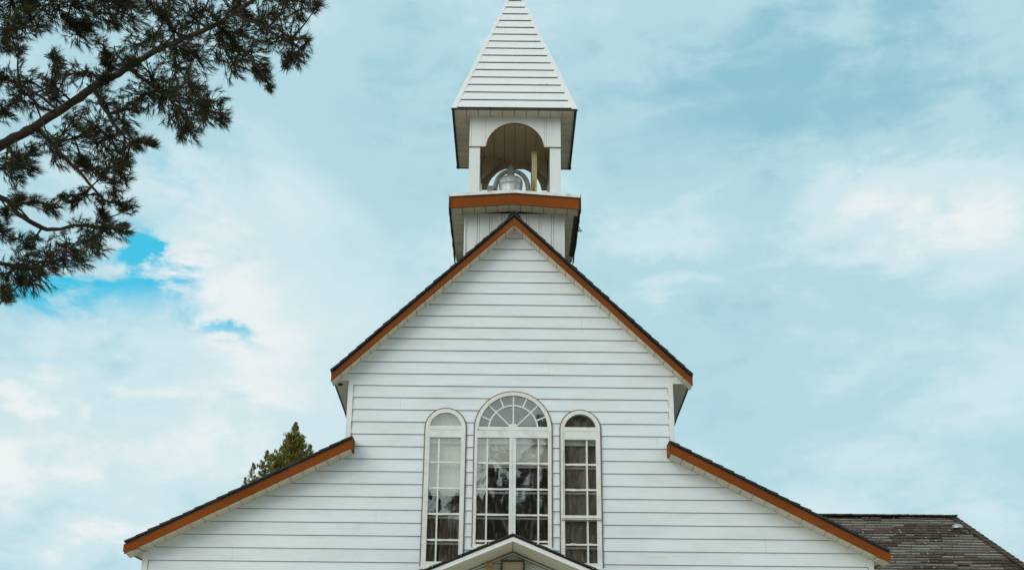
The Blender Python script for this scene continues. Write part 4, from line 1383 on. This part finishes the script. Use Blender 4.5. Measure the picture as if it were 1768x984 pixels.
def conifer(loc, H, Rb, name, label, cat, m, seed, dens=1.0, leaf=.13, group=None, top_only=None, leaders=(), shape=1.0):
    rr = random.Random(seed)
    root = empty(name, loc, label, cat, group)
    L = Vector(loc)
    tk = MB()
    tk.tube([L + Vector((0, 0, -.2)), L + Vector((0, 0, H * .5)), L + Vector((0, 0, H * .97))], [H * .022, H * .013, .012], 8)
    T = Tri()
    sc_ref = leaf
    def spray(p, d, s, rad=9):
        s *= .4 + .6 * min(1, rad / (sc_ref * 5))
        for _ in range(7):
            dd = (d + Vector((rr.uniform(-1, 1), rr.uniform(-1, 1), rr.uniform(-.5, 1))) * .55).normalized()
            ln = s * rr.uniform(.6, 1.2)
            w = dd.cross(Vector((rr.uniform(-1, 1), rr.uniform(-1, 1), rr.uniform(-1, 1)))).normalized() * ln * .24
            o = p + Vector((rr.uniform(-1, 1), rr.uniform(-1, 1), rr.uniform(-1, 1))) * s * .5
            T.tri(tuple(o - w), tuple(o + w), tuple(o + dd * ln))
    def tier(base, top_h, R0, h0, cnt, sc):
        for _ in range(cnt):
            u = rr.random() ** 1.2                # 0 at top
            z = top_h * (1 - u * (1 - h0))
            th = rr.uniform(0, 2 * math.pi)
            rad = R0 * (u ** shape) * rr.uniform(.35, 1.2) * (1 + .16 * math.sin(z * 7.3 + seed) + .14 * math.sin(th * 3 + z * 2.1)) + .02
            dr = Vector((math.cos(th), math.sin(th), 0))
            st = base + Vector((0, 0, z - rad * .15))
            up = rr.uniform(.15, .5)
            tip = st + dr * rad + Vector((0, 0, rad * up))
            if rad > .25 and rr.random() < .4:
                tk.tube([st, tip], [.012 + rad * .008, .004], 4, cap=False)
            n = max(1, int(rad / (sc * .62)))
            for j in range(n):
                t = (j + .6) / n
                if t < .35 and rr.random() < .6: continue
                p = st.lerp(tip, t)
                side = dr.cross(Vector((0, 0, 1))) * rr.uniform(-1, 1) * rad * .22 * (1.2 - t)
                spray(p + side, (dr * .5 + Vector((0, 0, .75))), sc, rad)
            if n < 2:
                spray(tip, Vector((0, 0, 1)) + dr * .3, sc, rad)
    tier(L, H, Rb, .12, int(650 * dens), leaf)
    tier(L, H, Rb * .28, .72, int(260 * dens), leaf)
    for (dx, dy, hh, r0) in leaders:
        tier(L + Vector((dx, dy, 0)), hh, r0, .72, int(170 * dens), leaf)
        tk.tube([L + Vector((0, 0, hh * .55)), L + Vector((dx, dy, hh * .72)), L + Vector((dx, dy, hh * .96))], [.06, .04, .008], 5)
    tk.build('trunk', M['bark'], root)
    T.build('crown', m, root)
    return root
conifer((-6.87, 20, 0), 11.2, 4.6, 'spruce_tree', 'olive green conifer top showing above the left wing roof', 'tree', M['spruce'], 31, 1.5, .095,
        leaders=((-.86, .1, 10.3, 1.1), (-1.22, -.1, 9.85, .9), (.50, .1, 10.5, 1.2), (-.3, .2, 10.7, 1.2), (-1.5, .2, 9.45, .7), (-.2, .0, 10.2, 2.0)))
# tree line across the road, behind the camera: the windows mirror it
lab = 'dark conifer standing across the road facing the church'
far0 = conifer((4.1, -44, 0), 24.5, 7.2, 'conifer_tree', lab, 'tree', M['far_tree'], 41, 1.7, .5, 'conifers across the road')
for (x, y, s, rz) in ((8.5, -49, .8, 2), (-6.2, -45, .62, 1), (-3.9, -47, .60, 3), (-2.1, -44, .57, 4.2), (-.2, -46.5, .61, 5.1), (1.4, -43, .60, .7), (12.5, -45, .7, .4), (-10, -46, .72, 2.2), (-14, -44, .66, .9), (16, -46, .65, 3.3),
                      (-7.8, -50, .66, 2.9), (-1.2, -51, .68, 1.9), (6.5, -42, .62, 5.5), (2.8, -50, .8, 3.7)):
    c_ = far0.copy(); COL.objects.link(c_)
    c_.location = (x, y, 0); c_.scale = (s, s, s); c_.rotation_euler = (0, 0, rz)
    for ch in list(far0.children):
        d_ = ch.copy(); COL.objects.link(d_); d_.parent = c_
